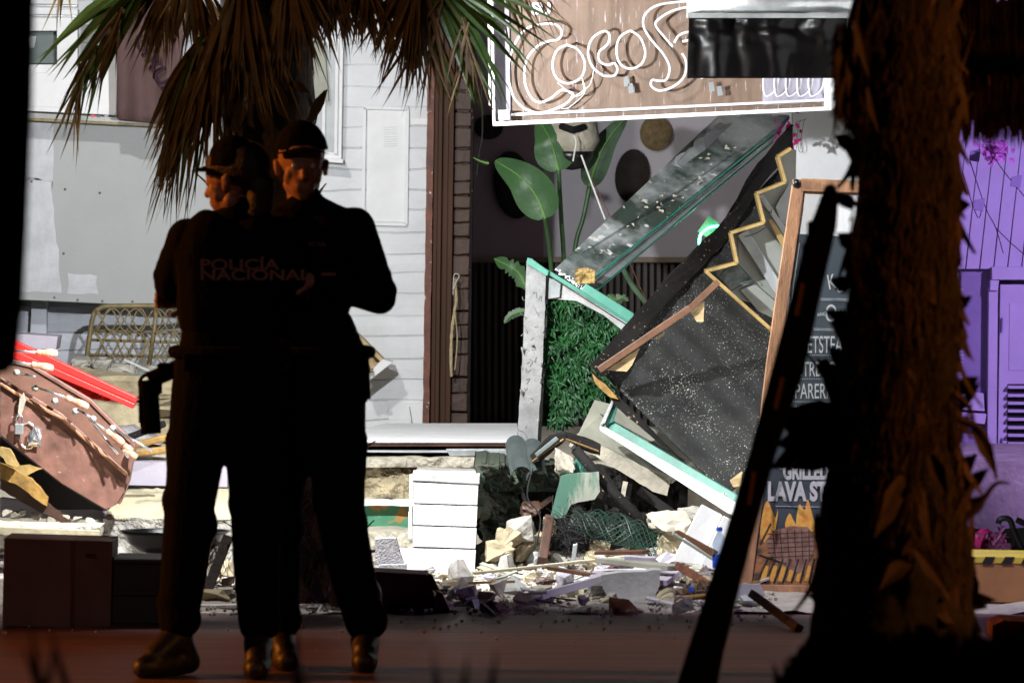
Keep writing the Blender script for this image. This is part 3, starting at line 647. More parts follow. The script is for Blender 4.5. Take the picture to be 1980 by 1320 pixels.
# splintered yellow boards below
for pts, l, m in (([(0,864),(18,868),(36,900),(33,904),(12,896),(0,880)], 'pointed yellow splinter sticking out at the left edge', 'yellow_wood'),
               ([(0,895),(24,905),(60,925),(92,962),(90,978),(70,965),(30,935),(0,925)], 'thick splintered yellow board under the football table', 'broken_wood'),
               ([(0,922),(40,935),(95,975),(138,1009),(120,1010),(60,980),(0,945)], 'long dark brown board slanting to the slab', 'brown_stone'),
               ([(20,905),(55,898),(83,905),(60,915),(50,920),(30,918)], 'thin yellow strip bent up under the table', 'yellow_wood')):
    pg('broken_board', pts, 23.8+random.uniform(-.1,.1), .06, m, None, l, 'board', jag=1.5, step=10)
put('under_table_shade', poly_bm([(10,862),(130,880),(210,985),(90,985),(0,930),(0,880)], 24.35, .2), 'dark', None, 'dark board painting the shaded gap beneath the football table', 'board')  # dark filler that paints the shade below the table
pg('lilac_board', [(0,962),(20,965),(205,985),(205,1005),(120,1003),(0,1000)], 24.6, .1, 'lilac_wall', None, 'pale lilac board lying behind the broken slab', 'board')
pg('white_board', [(240,892),(440,894),(440,942),(243,938)], 25.0, .12, 'lilac_wall', None, 'flat white panel standing behind the yellow concrete slab', 'panel')
put('earth_bank', rock_bm((.5, .2, .05), 24, 3, .35, 8, loc=P(400, 878, 25.3)), 'sand_pale', None, 'crumbly pale earth behind the white panel', 'rubble')
# concrete slabs
b = thing('concrete_slab', 'thick broken yellow topped concrete slab behind the officers legs', 'slab', P(320, 1085, 24.2))
bm = bmesh.new(); g = []
xs = [205+i*9 for i in range(31)]
prof = [(944, 24.9), (955, 24.7), (975, 24.45), (995, 24.28), (1004, 24.2)]
for j, (y, d) in enumerate(prof): g.append([bm.verts.new(P(max(x, 232-(y-944)*.55+3*math.sin(j)), y+.8*noise.noise(Vector((x*.1, j, 0)))*4, d)) for x in xs])
for j in range(4):
    for i in range(30): bm.faces.new((g[j][i], g[j+1][i], g[j+1][i+1], g[j][i+1]))
put('slab_top', bm, 'cream_slab', b)
put('slab_edge', rough_bm(200, 1003, 475, 1090, 24.2, .04, 90, 30, 9, .6), 'concrete', b)
b = thing('concrete_slab', 'long low concrete slab with cream top at the far left above the cardboard box', 'slab', P(100, 1046, 23.5))
put('slab_top', poly_bm([(-10,1006,23.7),(150,1010,23.7),(185,1013,23.7),(193,1026,23.45),(70,1022,23.45),(-10,1018,23.45)], None, .03, 1.2, 10, dirv=(0,.2,-1)), 'cream_slab', b)
put('slab_edge', rough_bm(-10, 1019, 194, 1046, 23.48, .025, 70, 10, 12, .3), 'concrete', b)
for i, (x, y) in enumerate(((15,985),(40,984),(70,992),(100,998),(150,1000),(30,990),(175,1002),(125,996))): rock('pebble', x, y+6, 23.9, .05, .035, 'sand_pale', 'small stone on the lilac board, number %s from the picture edge' % ['one','two','three','four','five','six','seven','eight'][sorted([15,40,70,100,150,30,175,125]).index(x)], 'stone', seed=60+i, group='small stones along the lilac board', sub=1)
put('black_bowl', lathe_bm([(.004,-.055),(.08,-.05),(.15,-.03),(.19,.005),(.21,.05),(.22,.052),(.2,.03),(.1,0)], P(338, 1050, 22.6), seg=32), 'black_plastic', None, 'wide shiny black bowl in front of the broken slab', 'bowl', smooth=True)
for v in bpy.context.scene.objects['black_bowl'].data.vertices: v.co.y *= .7
# boxes in front
b = thing('cardboard_box', 'large plain brown cardboard box at the lower left, shaded', 'box', P(110, 1216, 20.8))
d0 = GD(1214)
pg('box_side', [(8,1040),(142,1044),(140,1214),(4,1210)], d0, .3, 'cardboard', b)
pg('box_end', [(142,1044),(218,1046,d0+.05),(214,1213,d0+.05),(140,1214,d0)], d0, .3, 'cardboard', b)
pg('tape', [(137,1046),(145,1046),(143,1212),(135,1212)], d0-.003, .002, 'cardboard_red', b, bevel=0)
bm = text_bm('== ==', .01, face_mtx(P(166,1075,d0)), bold=.001); put('box_print', bm, 'ink_purple', b)
b = thing('plastic_crate', 'black plastic crate between the cardboard box and the left boot', 'crate', P(265, 1214, 20.8))
d0 = GD(1212)
pg('crate_body', [(220,1078),(332,1080),(330,1212),(216,1212)], d0, .28, 'crate_black', b)
for y in (1084, 1146, 1200): beam('crate_rib', (219,y,d0-.006), (331,y+1,d0-.006), .016, .014, 'crate_black', b)
b = thing('collapsed_box', 'low dark red cardboard box with its flap sprung open', 'box', P(750, 1185, 21.4))
d0 = GD(1184)
pg('box_side', [(640,1100),(826,1110),(846,1170),(836,1184),(640,1182)], d0, .22, 'cardboard_red', b)
pg('flap', [(822,1108,d0+.1),(835,1110,d0),(850,1140,d0-.02),(838,1142,d0)], d0, .04, 'broken_wood', b)
pg('flap', [(846,1142),(855,1146),(872,1182),(836,1184),(838,1160)], d0-.05, .05, 'cardboard_red', b)
b = thing('broken_crate', 'splintered yellow wooden crate end behind the right trouser leg', 'crate', P(640, 1170, 21.9))
beam('upright', (640,1090,22.0), (646,1185,21.8), .035, .03, 'broken_wood', b)
beam('slat', (640,1156,21.7), (700,1162,21.7), .02, .03, 'yellow_wood', b)
b = thing('white_metal_frame', 'low white metal frame lying along the pavement edge between the legs', 'frame', P(490, 1190, 21.5))
beam('bar', (380,1172,21.6), (625,1170,21.6), .014, .03, 'white_paint', b)
beam('bar', (380,1186,21.5), (625,1187,21.5), .012, .02, 'white_paint', b)
for x in (600, 612, 622): beam('brace', (x-8,1187,21.5), (x,1170,21.52), .01, .01, 'white_paint', b)
beam('grey_plank', (380,1150,22.2), (450,1148,22.2), .05, .1, 'concrete', None, 'dusty grey plank between the left officers boots', 'plank')
# ------------------------------------------------------------------ centre
b = thing('broken_wall_box', 'broken wooden box with white sides hanging askew on the white wall', 'box', P(710, 730, 27.8))
pg('inner_panel', [(668,672),(694,648),(740,695),(714,728)], 27.88, .02, 'ply', b)
pg('rim', [(652,668),(692,646),(696,651),(660,674)], 27.7, .2, 'ply', b, jag=.6)
pg('rim', [(692,646),(741,694),(737,700),(690,655)], 27.7, .2, 'ply', b, jag=.6)
pg('white_side', [(741,694),(733,700),(700,736),(706,742),(760,700)], 27.68, .2, 'white_paint', b)
put('pipe_stub', tube_bm([P(706,716,27.6), P(722,716,27.6)], .011, seg=12), 'brass' if 'brass' in M else 'rattan', b)
put('hook', tube_bm(spline([P(716,678,27.8),P(724,676,27.7),P(720,682,27.66)],4), .003), 'dark', b)
beam('wooden_stake', (690,782,27.3), (702,830,27.3), .022, .03, 'brown_wood', None, 'short brown stake leaning at the wall foot', 'stake')
b = thing('white_door_leaf', 'flat white door leaf lying on the broken terrace edge', 'door', P(850, 860, 25.6))
def flat(pts, z, th, bm=None):   # pts (px, d) laid at height z
    bm = bm or bmesh.new(); F = []
    for x, d in pts:
        y = 315+(CAMZ-z)*FPX/d; F.append(P(x, y, d))
    f = [bm.verts.new(p) for p in F]; g = [bm.verts.new(p-Vector((0,0,th))) for p in F]; bm.faces.new(f); bm.faces.new(g[::-1])
    for i in range(len(f)): bm.faces.new((f[i], g[i], g[(i+1)%len(f)], f[(i+1)%len(f)]))
    bmesh.ops.recalc_face_normals(bm, faces=bm.faces[:]); return bm
put('leaf_face', flat([(640,25.0),(1002,25.0),(1000,26.6),(745,26.6)], .484, .012), 'white_paint', b)
put('leaf_core', flat([(640,25.01),(1000,25.01),(999,26.5),(745,26.5)], .469, .014), 'brown_wood', b)
b2 = put('sheet_metal', flat([(650,25.03),(800,24.98),(960,25.0),(1000,25.06),(999,26.2),(700,26.2)], .438, .009), 'grey_light', None, 'bent pale metal sheet under the white door leaf', 'sheet')
pg('steel_tray', [(862,868),(1000,868),(996,880),(870,882)], 24.95, .3, 'steel_light', None, 'narrow steel tray below the door leaf', 'tray')
pg('under_sheet_shade', [(640,872),(1000,870),(1000,890),(640,890)], 25.2, .2, 'black_wood', None, 'dark board painting the shaded gap under the metal sheet', 'timber', jag=2)  # dark filler that paints the shaded void below the sheet
b = thing('terrace_edge', 'broken sandy terrace edge below the white door leaf', 'wall', P(850, 980, 25.0))
put('broken_top', rough_bm(600, 884, 1010, 903, 24.93, .03, 120, 6, 9, .4, seed=5), 'sand_pale', b)
put('stone_face', rough_bm(600, 900, 1010, 976, 25.0, .06, 150, 40, 9, .3, seed=2), 'sandstone', b)
put('painted_band', rough_bm(600, 974, 800, 1030, 24.95, .006, 60, 10, 6, .2, seed=4), 'green_paint', b)
pg('ledge', [(600,965),(800,968),(800,978),(600,976)], 24.88, .2, 'white_paint', b, jag=1.2)
put('lower_step', rough_bm(600, 1028, 800, 1062, 24.6, .03, 60, 10, 9, .4, seed=6), 'sand_pale', b)
# plank clad box
b = thing('plank_clad_pillar', 'square pillar stump clad in wide white painted boards', 'pillar', P(860, 1112, 23.6))
dq = 23.55
rows = [(932,972),(975,1014),(1017,1056),(1059,1112)]
for i, (ya, yb) in enumerate(rows):
    pg('board', [(800-i*.8 if i < 3 else 765, ya),(925-i*1.6, ya+4),(923-i*1.8, yb+4 if i < 3 else 1110),(800-i*.8 if i < 3 else 748, yb)], dq, .03, 'white_paint', b)
pg('top_board', [(797,916),(928,918),(927,936),(799,929)], dq-.006, .3, 'worn_white', b)
pg('corner_board', [(792,918),(799,917),(797,988),(791,988)], dq+.01, .05, 'white_paint', b)
pg('corner_board', [(790,989),(797,989),(797,1042),(789,1041)], dq, .05, 'white_paint', b)
put('core', poly_bm([(800,925),(922,928),(918,1108),(800,1108)], dq+.04, .9), 'concrete', b)
# green rough wall
b = thing('green_rough_wall', 'crumbling moss green rendered wall stump with a dark hollow', 'wall', P(990, 1085, 23.8))
put('face', rough_bm(924, 903, 1005, 1090, 23.66, .05, 40, 60, 10, .4, seed=7, d1=24.7), 'green_rough', b)
put('upper_face', rough_bm(930, 895, 1070, 950, 23.9, .05, 60, 30, 10, .3, seed=8, d1=24.9), 'green_rough', b)
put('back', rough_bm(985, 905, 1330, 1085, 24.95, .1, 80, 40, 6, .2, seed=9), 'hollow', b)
for i, (x, y, ww, hh, m) in enumerate(((965,1062,.12,.1,'sandstone'),(985,1040,.11,.1,'sandstone'),(1005,1020,.12,.12,'concrete'),(1012,1062,.1,.11,'sandstone'),(945,1080,.1,.07,'sandstone'),(1030,1075,.07,.09,'concrete'),(1047,1050,.07,.1,'sandstone'),(1025,985,.09,.07,'brown_stone'),(975,1085,.12,.06,'sandstone'),(1062,1018,.06,.08,'sandstone'),(1000,1084,.1,.05,'sandstone'))):
    rock('rubble_chunk', x, y, 23.6+.03*i, ww, hh, m, 'crumbled %s lump %s of the green rough wall' % ('grey' if m == 'concrete' else 'dark brown' if m == 'brown_stone' else 'ochre' if m == 'sandstone' else 'sandy white', 'hugging the lit corner' if x < 970 else 'below the hollow' if x < 1008 else 'under the right end'), 'rubble', dep=.15, seed=100+i, group='sandy lumps at the foot of the green wall', rough=.25)
for i, (x, y, a) in enumerate(((1000,878,-12),(1032,884,-10))):
    c = P(x, y, 24.2); bm = bmesh.new(); prev = None
    for k in range(9):
        t = math.pi*k/8; v = [bm.verts.new(c+Matrix.Rotation(R(a), 3, 'Y') @ Vector((-.045*math.cos(t), s, .045*math.sin(t)+e-.02))) for s, e in ((-.16,-.07),(.16,.05))]
        if prev: bm.faces.new((prev[0], prev[1], v[1], v[0]))
        prev = v
    bmesh.ops.solidify(bm, geom=bm.faces[:], thickness=.01)
    put('roof_tile', bm, 'slate_tile', None, 'curved grey roof tile, the %s of two beside the textured post' % ('left' if i == 0 else 'right'), 'roof tile', 'curved grey roof tiles', smooth=True)
# textured white post with mint edge and hedge panel
b = thing('shutter_post', 'upright white hammered post with a mint green top edge', 'post', P(1025, 870, 24.9))
pg('post_face', [(1018,504),(1056,528),(1050,690),(1038,872),(998,872),(1010,700)], 24.9, .05, 'hammered_grey', b, jag=.9, step=16)
pg('mint_edge', [(1020,498),(1028,500),(1061,524),(1059,534),(1054,532),(1018,510)], 24.88, .08, 'mint', b)
pg('side_rail', [(1056,528),(1062,528),(1046,862),(1038,870)], 24.97, .08, 'grey_light', b)
bm = bmesh.new()
for i, (x, y) in enumerate(((1052,640),(1030,668),(1046,706),(1044,738),(1040,816),(1010,678),(1008,760))):
    bmesh.ops.create_cone(bm, segments=6, radius1=.008, radius2=0, depth=.03, cap_ends=True, matrix=Matrix.Translation(P(x, y, 24.88)) @ Matrix.Rotation(R(70+i*20), 4, 'X'))
for i in range(26):
    x = random.uniform(1012,1046); y = random.uniform(540,850); x -= (y-540)*.05; tube_bm(spline([P(x,y,24.897), P(x+random.uniform(-7,7),y+random.uniform(-8,8),24.896), P(x+random.uniform(-10,10),y+random.uniform(-14,14),24.897)], 3), .0012, bm, 4)
put('screw_points', bm, 'hammered_grey', b)
H = thing('hedge_panel', 'square panel of dark green artificial foliage behind the textured post', 'hedge', P(1115, 830, 25.0))
HP = [(1062,576),(1115,580),(1168,606),(1200,626),(1190,700),(1180,770),(1120,800),(1085,828),(1048,812),(1038,700),(1045,600)]
pg('backing', HP, 25.08, .03, 'dark', H)
def inside(x, y, poly):
    c = False; n = len(poly)
    for i in range(n):
        a, q = poly[i], poly[(i+1) % n]
        if (a[1] > y) != (q[1] > y) and x < (q[0]-a[0])*(y-a[1])/(q[1]-a[1])+a[0]: c = not c
    return c
bm = bmesh.new(); n = 0
while n < 4200:
    x = random.uniform(1034,1204); y = random.uniform(570,832)
    if not inside(x, y, HP): continue
    n += 1; a = random.uniform(-2.6,-.4) if random.random() < .8 else random.uniform(0,6.28); L_ = random.uniform(.02,.045)
    lump = .05*noise.noise(Vector((x*.03, y*.03, 1)))
    p = P(x, y, 25.04-random.random()*.06-lump); q = p+Vector((math.cos(a)*L_, -random.uniform(.005,.03), math.sin(a)*L_*.9))
    blade_bm(bm, p, q, .011, .1, 2)
put('foliage', bm, 'hedge', H)
# fallen mint framed header
b = thing('mint_frame_header', 'fallen white beam edged in mint green above the hedge panel', 'beam', P(1130, 590, 24.9))
pg('front_board', [(1058,528),(1222,628),(1228,634),(1205,640),(1168,610),(1115,582),(1062,578)], 24.95, .05, 'worn_white', b)
pg('mint_rail', [(1040,512),(1060,522),(1226,622),(1222,630),(1060,531)], 24.9, .1, 'mint', b)
pg('mint_fin', [(1133,548),(1226,606),(1222,626),(1124,562)], 24.84, .05, 'mint', b)
pg('inner_bracket', [(1062,530),(1085,545),(1082,575),(1060,578)], 24.93, .03, 'grey_light', b)
beam('dark_seam', (1066,536,24.893), (1215,630,24.893), .005, .004, 'dark', b)
# long steel beam
b = thing('steel_channel', 'long dusty steel channel propped diagonally from the mint frame up to the sign', 'beam', P(1110, 550, 25.0))
E0, E1 = (1075,520,25.0), (1390,222,26.6)
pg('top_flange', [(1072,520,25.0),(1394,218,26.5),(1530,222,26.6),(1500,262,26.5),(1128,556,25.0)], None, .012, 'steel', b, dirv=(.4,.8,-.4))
pg('web', [(1128,556,24.98),(1506,256,26.48),(1500,272,26.48),(1152,566,24.98)], None, .01, 'steel_light', b)
pg('glass_edge', [(1152,560,24.97),(1498,272,26.46),(1494,278,26.46),(1152,566,24.97)], None, .012, 'glass_green', b)
pg('glass_edge', [(1128,552,24.96),(1500,252,26.46),(1501,255,26.46),(1130,556,24.96)], None, .01, 'glass_green', b)
pg('sheen_patch', [(x, y, 24.985+1.5*((x-1100)/330+(540-y)/310)/2) for x, y in ((1296,318),(1392,236),(1470,240),(1446,262),(1402,296),(1345,336))], None, .004, 'grey_light', b, jag=4, step=9, bevel=0)  # pale patch paints the bright upper flange, light put into colour
put('rust_crust', rough_bm(1112,520,1150,548,24.9,.03,20,12,14,.08,seed=11), 'yellow_wood', b)
bm = bmesh.new()
for i in range(50):
    t = random.random()**.8; x = 1085+t*(1400-1085)+random.uniform(0,70); y = 520+t*(240-520)+random.uniform(5,40)
    if inside(x, y, [(1080,520),(1394,225),(1500,235),(1128,548)]): tt = (x-1075)/430; rock_bm((random.uniform(.003,.014),.006,random.uniform(.003,.008)), 8, 0, 0, i, bm, P(x, y, 24.95+tt*1.5))
put('debris_flakes', bm, 'sand_pale', b)
bm = bmesh.new()
for i in range(70): t = i/70; p = P(1076+t*52+random.uniform(-3,3), 522+t*36+random.uniform(-3,3), 24.95); bmesh.ops.create_icosphere(bm, subdivisions=1, radius=random.uniform(.002,.005), matrix=Matrix.Translation(p))
put('foam_crumbs', bm, 'neon_tube', b)
# black roof sheet
K = thing('black_roof_sheet', 'fallen black ribbed roof sheet speckled with white plaster, tilted on the rubble', 'roof sheet', P(1400, 955, 24.5))
Aa, Bb, Dd = P(1150,706,24.65), P(1566,262,25.6), P(1402,955,24.45)
bm = bmesh.new(); U = (Bb-Aa); V = (Dd-Aa)*1.02; nr = U.cross(V).normalized(); nr = nr if nr.y < 0 else -nr; g = []
nu, nv = 130, 30
for j in range(nv+1):
    g.append([bm.verts.new(Aa+U*(i/nu)+V*(j/nv)*(1 if True else 0)+nr*(.0045*math.sin(i/nu*math.pi*2*13)+.004*noise.noise(Vector((i*.05,j*.1,4))))) for i in range(nu+1)])
for j in range(nv):
    for i in range(nu): bm.faces.new((g[j][i], g[j+1][i], g[j+1][i+1], g[j][i+1]))
p1, p2 = P(1534,262,25.5), P(1440,985,25.0); pn = (p2-p1).cross(Vector((0,1,0))).normalized(); pn = pn if pn.x > 0 else -pn
bmesh.ops.bisect_plane(bm, geom=bm.verts[:]+bm.edges[:]+bm.faces[:], plane_co=p1, plane_no=pn, clear_outer=True)
bmesh.ops.solidify(bm, geom=bm.faces[:], thickness=.008)
put('sheet', bm, 'black_sheet', K, smooth=True)
pg('edge_timber', [(1140,708,24.5),(1210,628,24.7),(1302,522,24.95),(1393,434,25.15),(1404,420,25.2),(1454,332,25.3),(1504,268,25.45),(1533,240,25.5),(1534,290,25.5),(1480,350,25.35),(1400,470,25.15),(1300,575,24.9),(1165,728,24.5)], None, .05, 'black_wood', K, jag=1.5, step=18)
pg('edge_timber', [(1142,716,24.45),(1170,740,24.45),(1200,770,24.45),(1335,905,24.4),(1410,955,24.4),(1400,962,24.4),(1190,785,24.45)], None, .05, 'black_wood', K, jag=1.2)
pg('flap_lower', [(1145,722),(1170,742),(1196,772),(1180,768),(1150,740)], 24.43, .03, 'broken_wood', K, jag=1.5)
beam('lath', (1158,715,24.42), (1335,595,24.42), .03, .03, 'lath', K)
beam('lath', (1333,597,24.42), (1388,545,24.45), .027, .03, 'lath', K)
for pts in ([(1175,716),(1237,674),(1222,706),(1212,718)], [(1334,600),(1362,583),(1360,622),(1347,622)], [(1268,655),(1286,642),(1284,647),(1270,657)]): pg('wedge', pts, 24.44, .05, 'ply', K, jag=.5)
pg('wedge', [(1412,930),(1436,912),(1432,940),(1418,942)], 24.3, .08, 'ply', K)
# broken staircase
T2 = thing('broken_staircase', 'broken stair flight with zigzag plywood edges and grey linings', 'staircase', P(1450, 640, 25.0))
zz = [(1528,287),(1503,303),(1517,352),(1462,374),(1476,430),(1412,450),(1424,508),(1363,524)]
pg('lining', zz+[(1495,642),(1534,642),(1540,290)], 25.02, .02, 'grey_board', T2)
for i in range(len(zz)-1): beam('step_edge', (*zz[i], 24.92), (*zz[i+1], 24.92), .014, .2, 'yellow_wood', T2, bevel=.002)
beam('stringer', (1364,524,24.9), (1496,642,24.9), .016, .2, 'yellow_wood', T2)
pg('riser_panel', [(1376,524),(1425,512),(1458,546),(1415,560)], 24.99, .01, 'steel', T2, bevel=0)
pg('riser_panel', [(1426,455),(1446,444),(1530,580),(1520,600)], 24.975, .012, 'grey_light', T2)
pg('riser_panel', [(1436,440),(1478,434),(1530,500),(1530,560),(1500,545)], 25.0, .01, 'grey_board', T2)
pg('riser_panel', [(1466,378),(1474,374),(1532,460),(1530,478)], 24.975, .012, 'grey_light', T2)
pg('riser_panel', [(1500,400),(1530,350),(1532,440),(1510,430)], 24.985, .012, 'grey_light', T2, jag=2)
pg('riser_panel', [(1485,425),(1492,423),(1524,470),(1528,495),(1518,490)], 24.96, .012, 'yellow_wood', T2)
pg('riser_panel', [(1430,560),(1460,548),(1520,600),(1515,640),(1490,630)], 25.005, .012, 'grey_board', T2)
bm = bmesh.new()
for pts in ([(1391,533),(1405,520),(1424,514)], [(1424,508),(1440,525),(1459,546)], [(1459,546),(1440,548),(1413,562)], [(1425,460),(1427,490),(1424,508)], [(1440,458),(1460,452),(1480,440)], [(1455,374),(1475,400),(1490,412),(1492,405)]): tube_bm(spline([P(x, y, 24.97) for x, y in pts], 4), .0018, bm, 5)
put('cracks', bm, 'dark', T2)
# ------------------------------------------------------------------ mint frame, slab and debris below the roof sheet
b = thing('cream_board', 'thick cream panel wedged under the mint window frame', 'panel', P(1230, 940, 24.6))
pg('panel_face', [(1150,772,24.9),(1185,782,24.9),(1352,880,24.9),(1300,925,24.7),(1240,900,24.6),(1118,838,24.6)], None, .05, 'cream_board', b, dirv=(0,.6,-.5))
pg('panel_edge', [(1118,838),(1240,900),(1298,927),(1290,958),(1262,950),(1150,880),(1100,862)], 24.55, .06, 'sand_pale', b, jag=1)
beam('seam', (1160,800,24.78), (1325,890,24.78), .004, .006, 'dark', b)
b = thing('mint_window_frame', 'white window frame with mint inner edge sliding down to the rubble', 'window frame', P(1400, 985, 24.2))
pg('white_rail', [(1160,822,24.5),(1172,826,24.5),(1425,972,24.1),(1422,998,24.1),(1405,990,24.1),(1160,832,24.5)], None, .05, 'white_paint', b)
pg('mint_rail', [(1172,812,24.52),(1186,815,24.52),(1436,962,24.12),(1426,973,24.12),(1172,826,24.52)], None, .06, 'mint_dark', b)
pg('mint_stile', [(1190,764),(1200,768),(1186,816),(1165,824),(1168,812)], 24.5, .06, 'mint_dark', b)
pg('white_stile', [(1188,764),(1192,766),(1170,818),(1160,822)], 24.48, .06, 'worn_white', b)
put('eyelet', tube_bm([P(1400+5*math.cos(a), 958+5*math.sin(a), 24.05) for a in [i*.63 for i in range(10)]], .003, closed=True, seg=6), 'chrome', b)
b = thing('bent_black_panel', 'bent black panel with a ragged yellow edge above the pipe', 'panel', P(1090, 880, 24.0))
pg('left_wing', [(1025,884),(1062,846),(1094,838),(1098,846),(1050,888),(1030,895)], 24.0, .2, 'black_wood', b, jag=1.5)
pg('right_wing', [(1094,838),(1130,848),(1162,862),(1160,880),(1120,868),(1096,850)], 24.0, .2, 'black_wood', b, jag=1.5)
beam('ragged_edge', (1028,892,23.98), (1090,848,23.98), .006, .01, 'broken_wood', b); beam('ragged_edge', (1094,848,23.98), (1158,872,23.98), .006, .01, 'broken_wood', b)
beam('grey_strip', (1036,880,23.97), (1078,846,23.97), .018, .02, 'slate_tile', b)
rock('rubble_chunk', 1092, 893, 23.8, .09, .135, 'sand_pale', 'pale limestone lump perched beside the dark pipe', 'rubble', seed=200, rough=.2)
rock('rubble_chunk', 1122, 905, 23.86, .05, .1, 'mint_dark', 'green painted stone fragment beside the limestone lump', 'rubble', seed=201)
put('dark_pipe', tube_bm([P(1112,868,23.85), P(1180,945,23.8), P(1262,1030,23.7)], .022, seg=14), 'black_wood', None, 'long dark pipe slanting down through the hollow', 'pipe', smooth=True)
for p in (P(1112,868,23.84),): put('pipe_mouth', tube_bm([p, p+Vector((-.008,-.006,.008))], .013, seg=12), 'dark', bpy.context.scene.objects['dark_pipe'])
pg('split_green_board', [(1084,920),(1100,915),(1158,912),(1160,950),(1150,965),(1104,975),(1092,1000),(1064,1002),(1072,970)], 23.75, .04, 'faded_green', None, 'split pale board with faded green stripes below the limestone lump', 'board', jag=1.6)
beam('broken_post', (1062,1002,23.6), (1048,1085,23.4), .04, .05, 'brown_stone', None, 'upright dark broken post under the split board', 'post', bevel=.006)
pg('dark_timber', [(1160,905),(1185,930),(1160,1000),(1140,1000)], 24.0, .06, 'black_wood', None, 'shade-dark upright timber behind the pipe', 'timber', jag=2)  # coloured near black to paint the shade behind the pipe
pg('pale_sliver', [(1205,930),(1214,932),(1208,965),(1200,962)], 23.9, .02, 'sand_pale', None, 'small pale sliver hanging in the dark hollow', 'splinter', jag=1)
for a_, q_, w_, l_ in (((1010,960,24.3),(1040,1060,23.9),.03,'shade-dark upright lath at the left of the dark hollow'),((1060,930,24.5),(1230,985,24.5),.035,'shade-dark bar lying flat across the back of the hollow'),((1150,925,24.2),(1170,1010,24.0),.028,'short shade-dark lath behind the split green board'),
        ((1215,940,24.3),(1195,1030,24.0),.03,'shade-dark lath standing right of the pipe'),((1240,950,24.4),(1330,1015,24.1),.04,'shade-dark plank sloping below the window frame'),((1005,1010,24.0),(1062,965,24.2),.022,'thin shade-dark stick leaning on the green wall')):
    beam('shaded_lath', a_, q_, w_, .04, 'brown_stone' if 'stick' in l_ else 'black_wood', None, l_, 'lath', bevel=.004, group='shade-dark laths in the dark hollow')  # laths coloured dark to paint the shade of the hollow
for pts_, r_, l_ in (([(1030,905),(1020,960),(1045,1000),(1035,1060)],.0035,'thin black cable dangling in front of the green wall'),([(1240,1060),(1290,1095),(1340,1085),(1380,1110)],.003,'thin black cable snaking under the white tiles'),([(940,1120),(1000,1108),(1050,1125),(1110,1118)],.003,'thin black cable curling over the front rubble')):
    put('loose_cable', tube_bm(spline([P(x, y, 23.1) for x, y in pts_], 6), r_, seg=6), 'dark', None, l_, 'cable', 'loose cables in the rubble')
# plastic mesh roll
b = thing('garden_mesh_roll', 'crumpled roll of dark green plastic garden mesh in the hollow', 'mesh', P(1190, 1065, 23.6))
bm = bmesh.new(); c0, c1 = P(1100,1012,23.6), P(1272,1056,23.45)
for s in (1, -1):
    for k in range(12):
        pts = []
        for i in range(40):
            t = i/39; a = s*t*9+k*math.pi/6; ax = c0.lerp(c1, t)+Vector((0, 0, .03*math.sin(t*3.1))); r = .05+.012*math.sin(t*9+k)
            pts.append(ax+Vector((r*.3*math.cos(a), r*math.sin(a+.4), r*math.cos(a))))
        tube_bm(pts, .0017, bm, 4)
put('netting', bm, 'mesh_green', b)
bm = bmesh.new()
for i in range(500):
    p = P(random.gauss(1110,22), random.gauss(1030,17), 23.55+random.uniform(-.05,.08)); v = Vector((random.gauss(0,1), random.gauss(0,.6), random.gauss(0,1))).normalized()*.05
    tube_bm([p, p+v*.5+Vector((0,0,.004)), p+v], .0012, bm, 3, cap=False)
put('bristle_mat', bm, 'dark', None, 'matted tuft of black bristles beside the mesh roll', 'bristles')
pg('silver_offcut', [(1108,1052),(1117,1050),(1112,1090),(1104,1090)], 23.4, .01, 'steel_light', None, 'narrow silver offcut standing in the rubble', 'offcut')
for i, (x, y, ww, hh, m, l) in enumerate(((1300,1010,.24,.12,'sand_pale','large pitted plaster lump right of the mesh roll'),(1305,1050,.16,.14,'cream_slab','cracked pale plaster chunk behind the white tiles'),(1160,1062,.1,.08,'sandstone','ochre stone in front of the mesh roll'),(1255,1090,.12,.07,'sandstone','ochre chunk under the mesh roll end'),(1335,1000,.12,.1,'concrete','grey lump tucked behind the white tiles'))):
    rock('rubble_chunk', x, y, 23.5+.05*i, ww, hh, m, l, 'rubble', seed=220+i, rough=.2)
b = thing('tile_panel', 'pair of glossy white tiles leaning beside the water bottle', 'tile', P(1350, 1100, 22.9))
pg('tile', [(1357,975),(1397,996),(1352,1092),(1300,1085)], 22.95, .03, 'white_paint', b)
pg('tile', [(1399,997),(1435,1015),(1400,1108),(1354,1093)], 22.93, .03, 'white_paint', b)
b = thing('angle_iron', 'reddish brown angle iron slanting in front of the white tiles', 'metal bar', P(1345, 1060, 22.8))
pg('flange', [(1302,1026),(1312,1024),(1390,1066),(1380,1078)], 22.8, .01, 'lath', b)
pg('flange', [(1300,1028),(1380,1078),(1378,1084),(1300,1034)], 22.78, .04, 'grey_board', b)
# bottle
b = thing('water_bottle', 'clear plastic water bottle with blue cap standing before the white tiles', 'bottle', P(1391, 1102, 22.4))
c = P(1391, 1102, 22.3)
put('bottle_body', lathe_bm([(.022,0),(.026,.006),(.0255,.03),(.027,.07),(.0245,.085),(.027,.1),(.024,.12),(.014,.14),(.0095,.15),(.0095,.157)], c, seg=20), 'pet', b, smooth=True)
put('label_band', lathe_bm([(.0278,.012),(.0278,.062)], c, seg=20), 'pet_blue', b, smooth=True)
put('cap', lathe_bm([(.0115,.154),(.0118,.168),(.009,.17)], c, seg=20), 'bottle_cap', b)
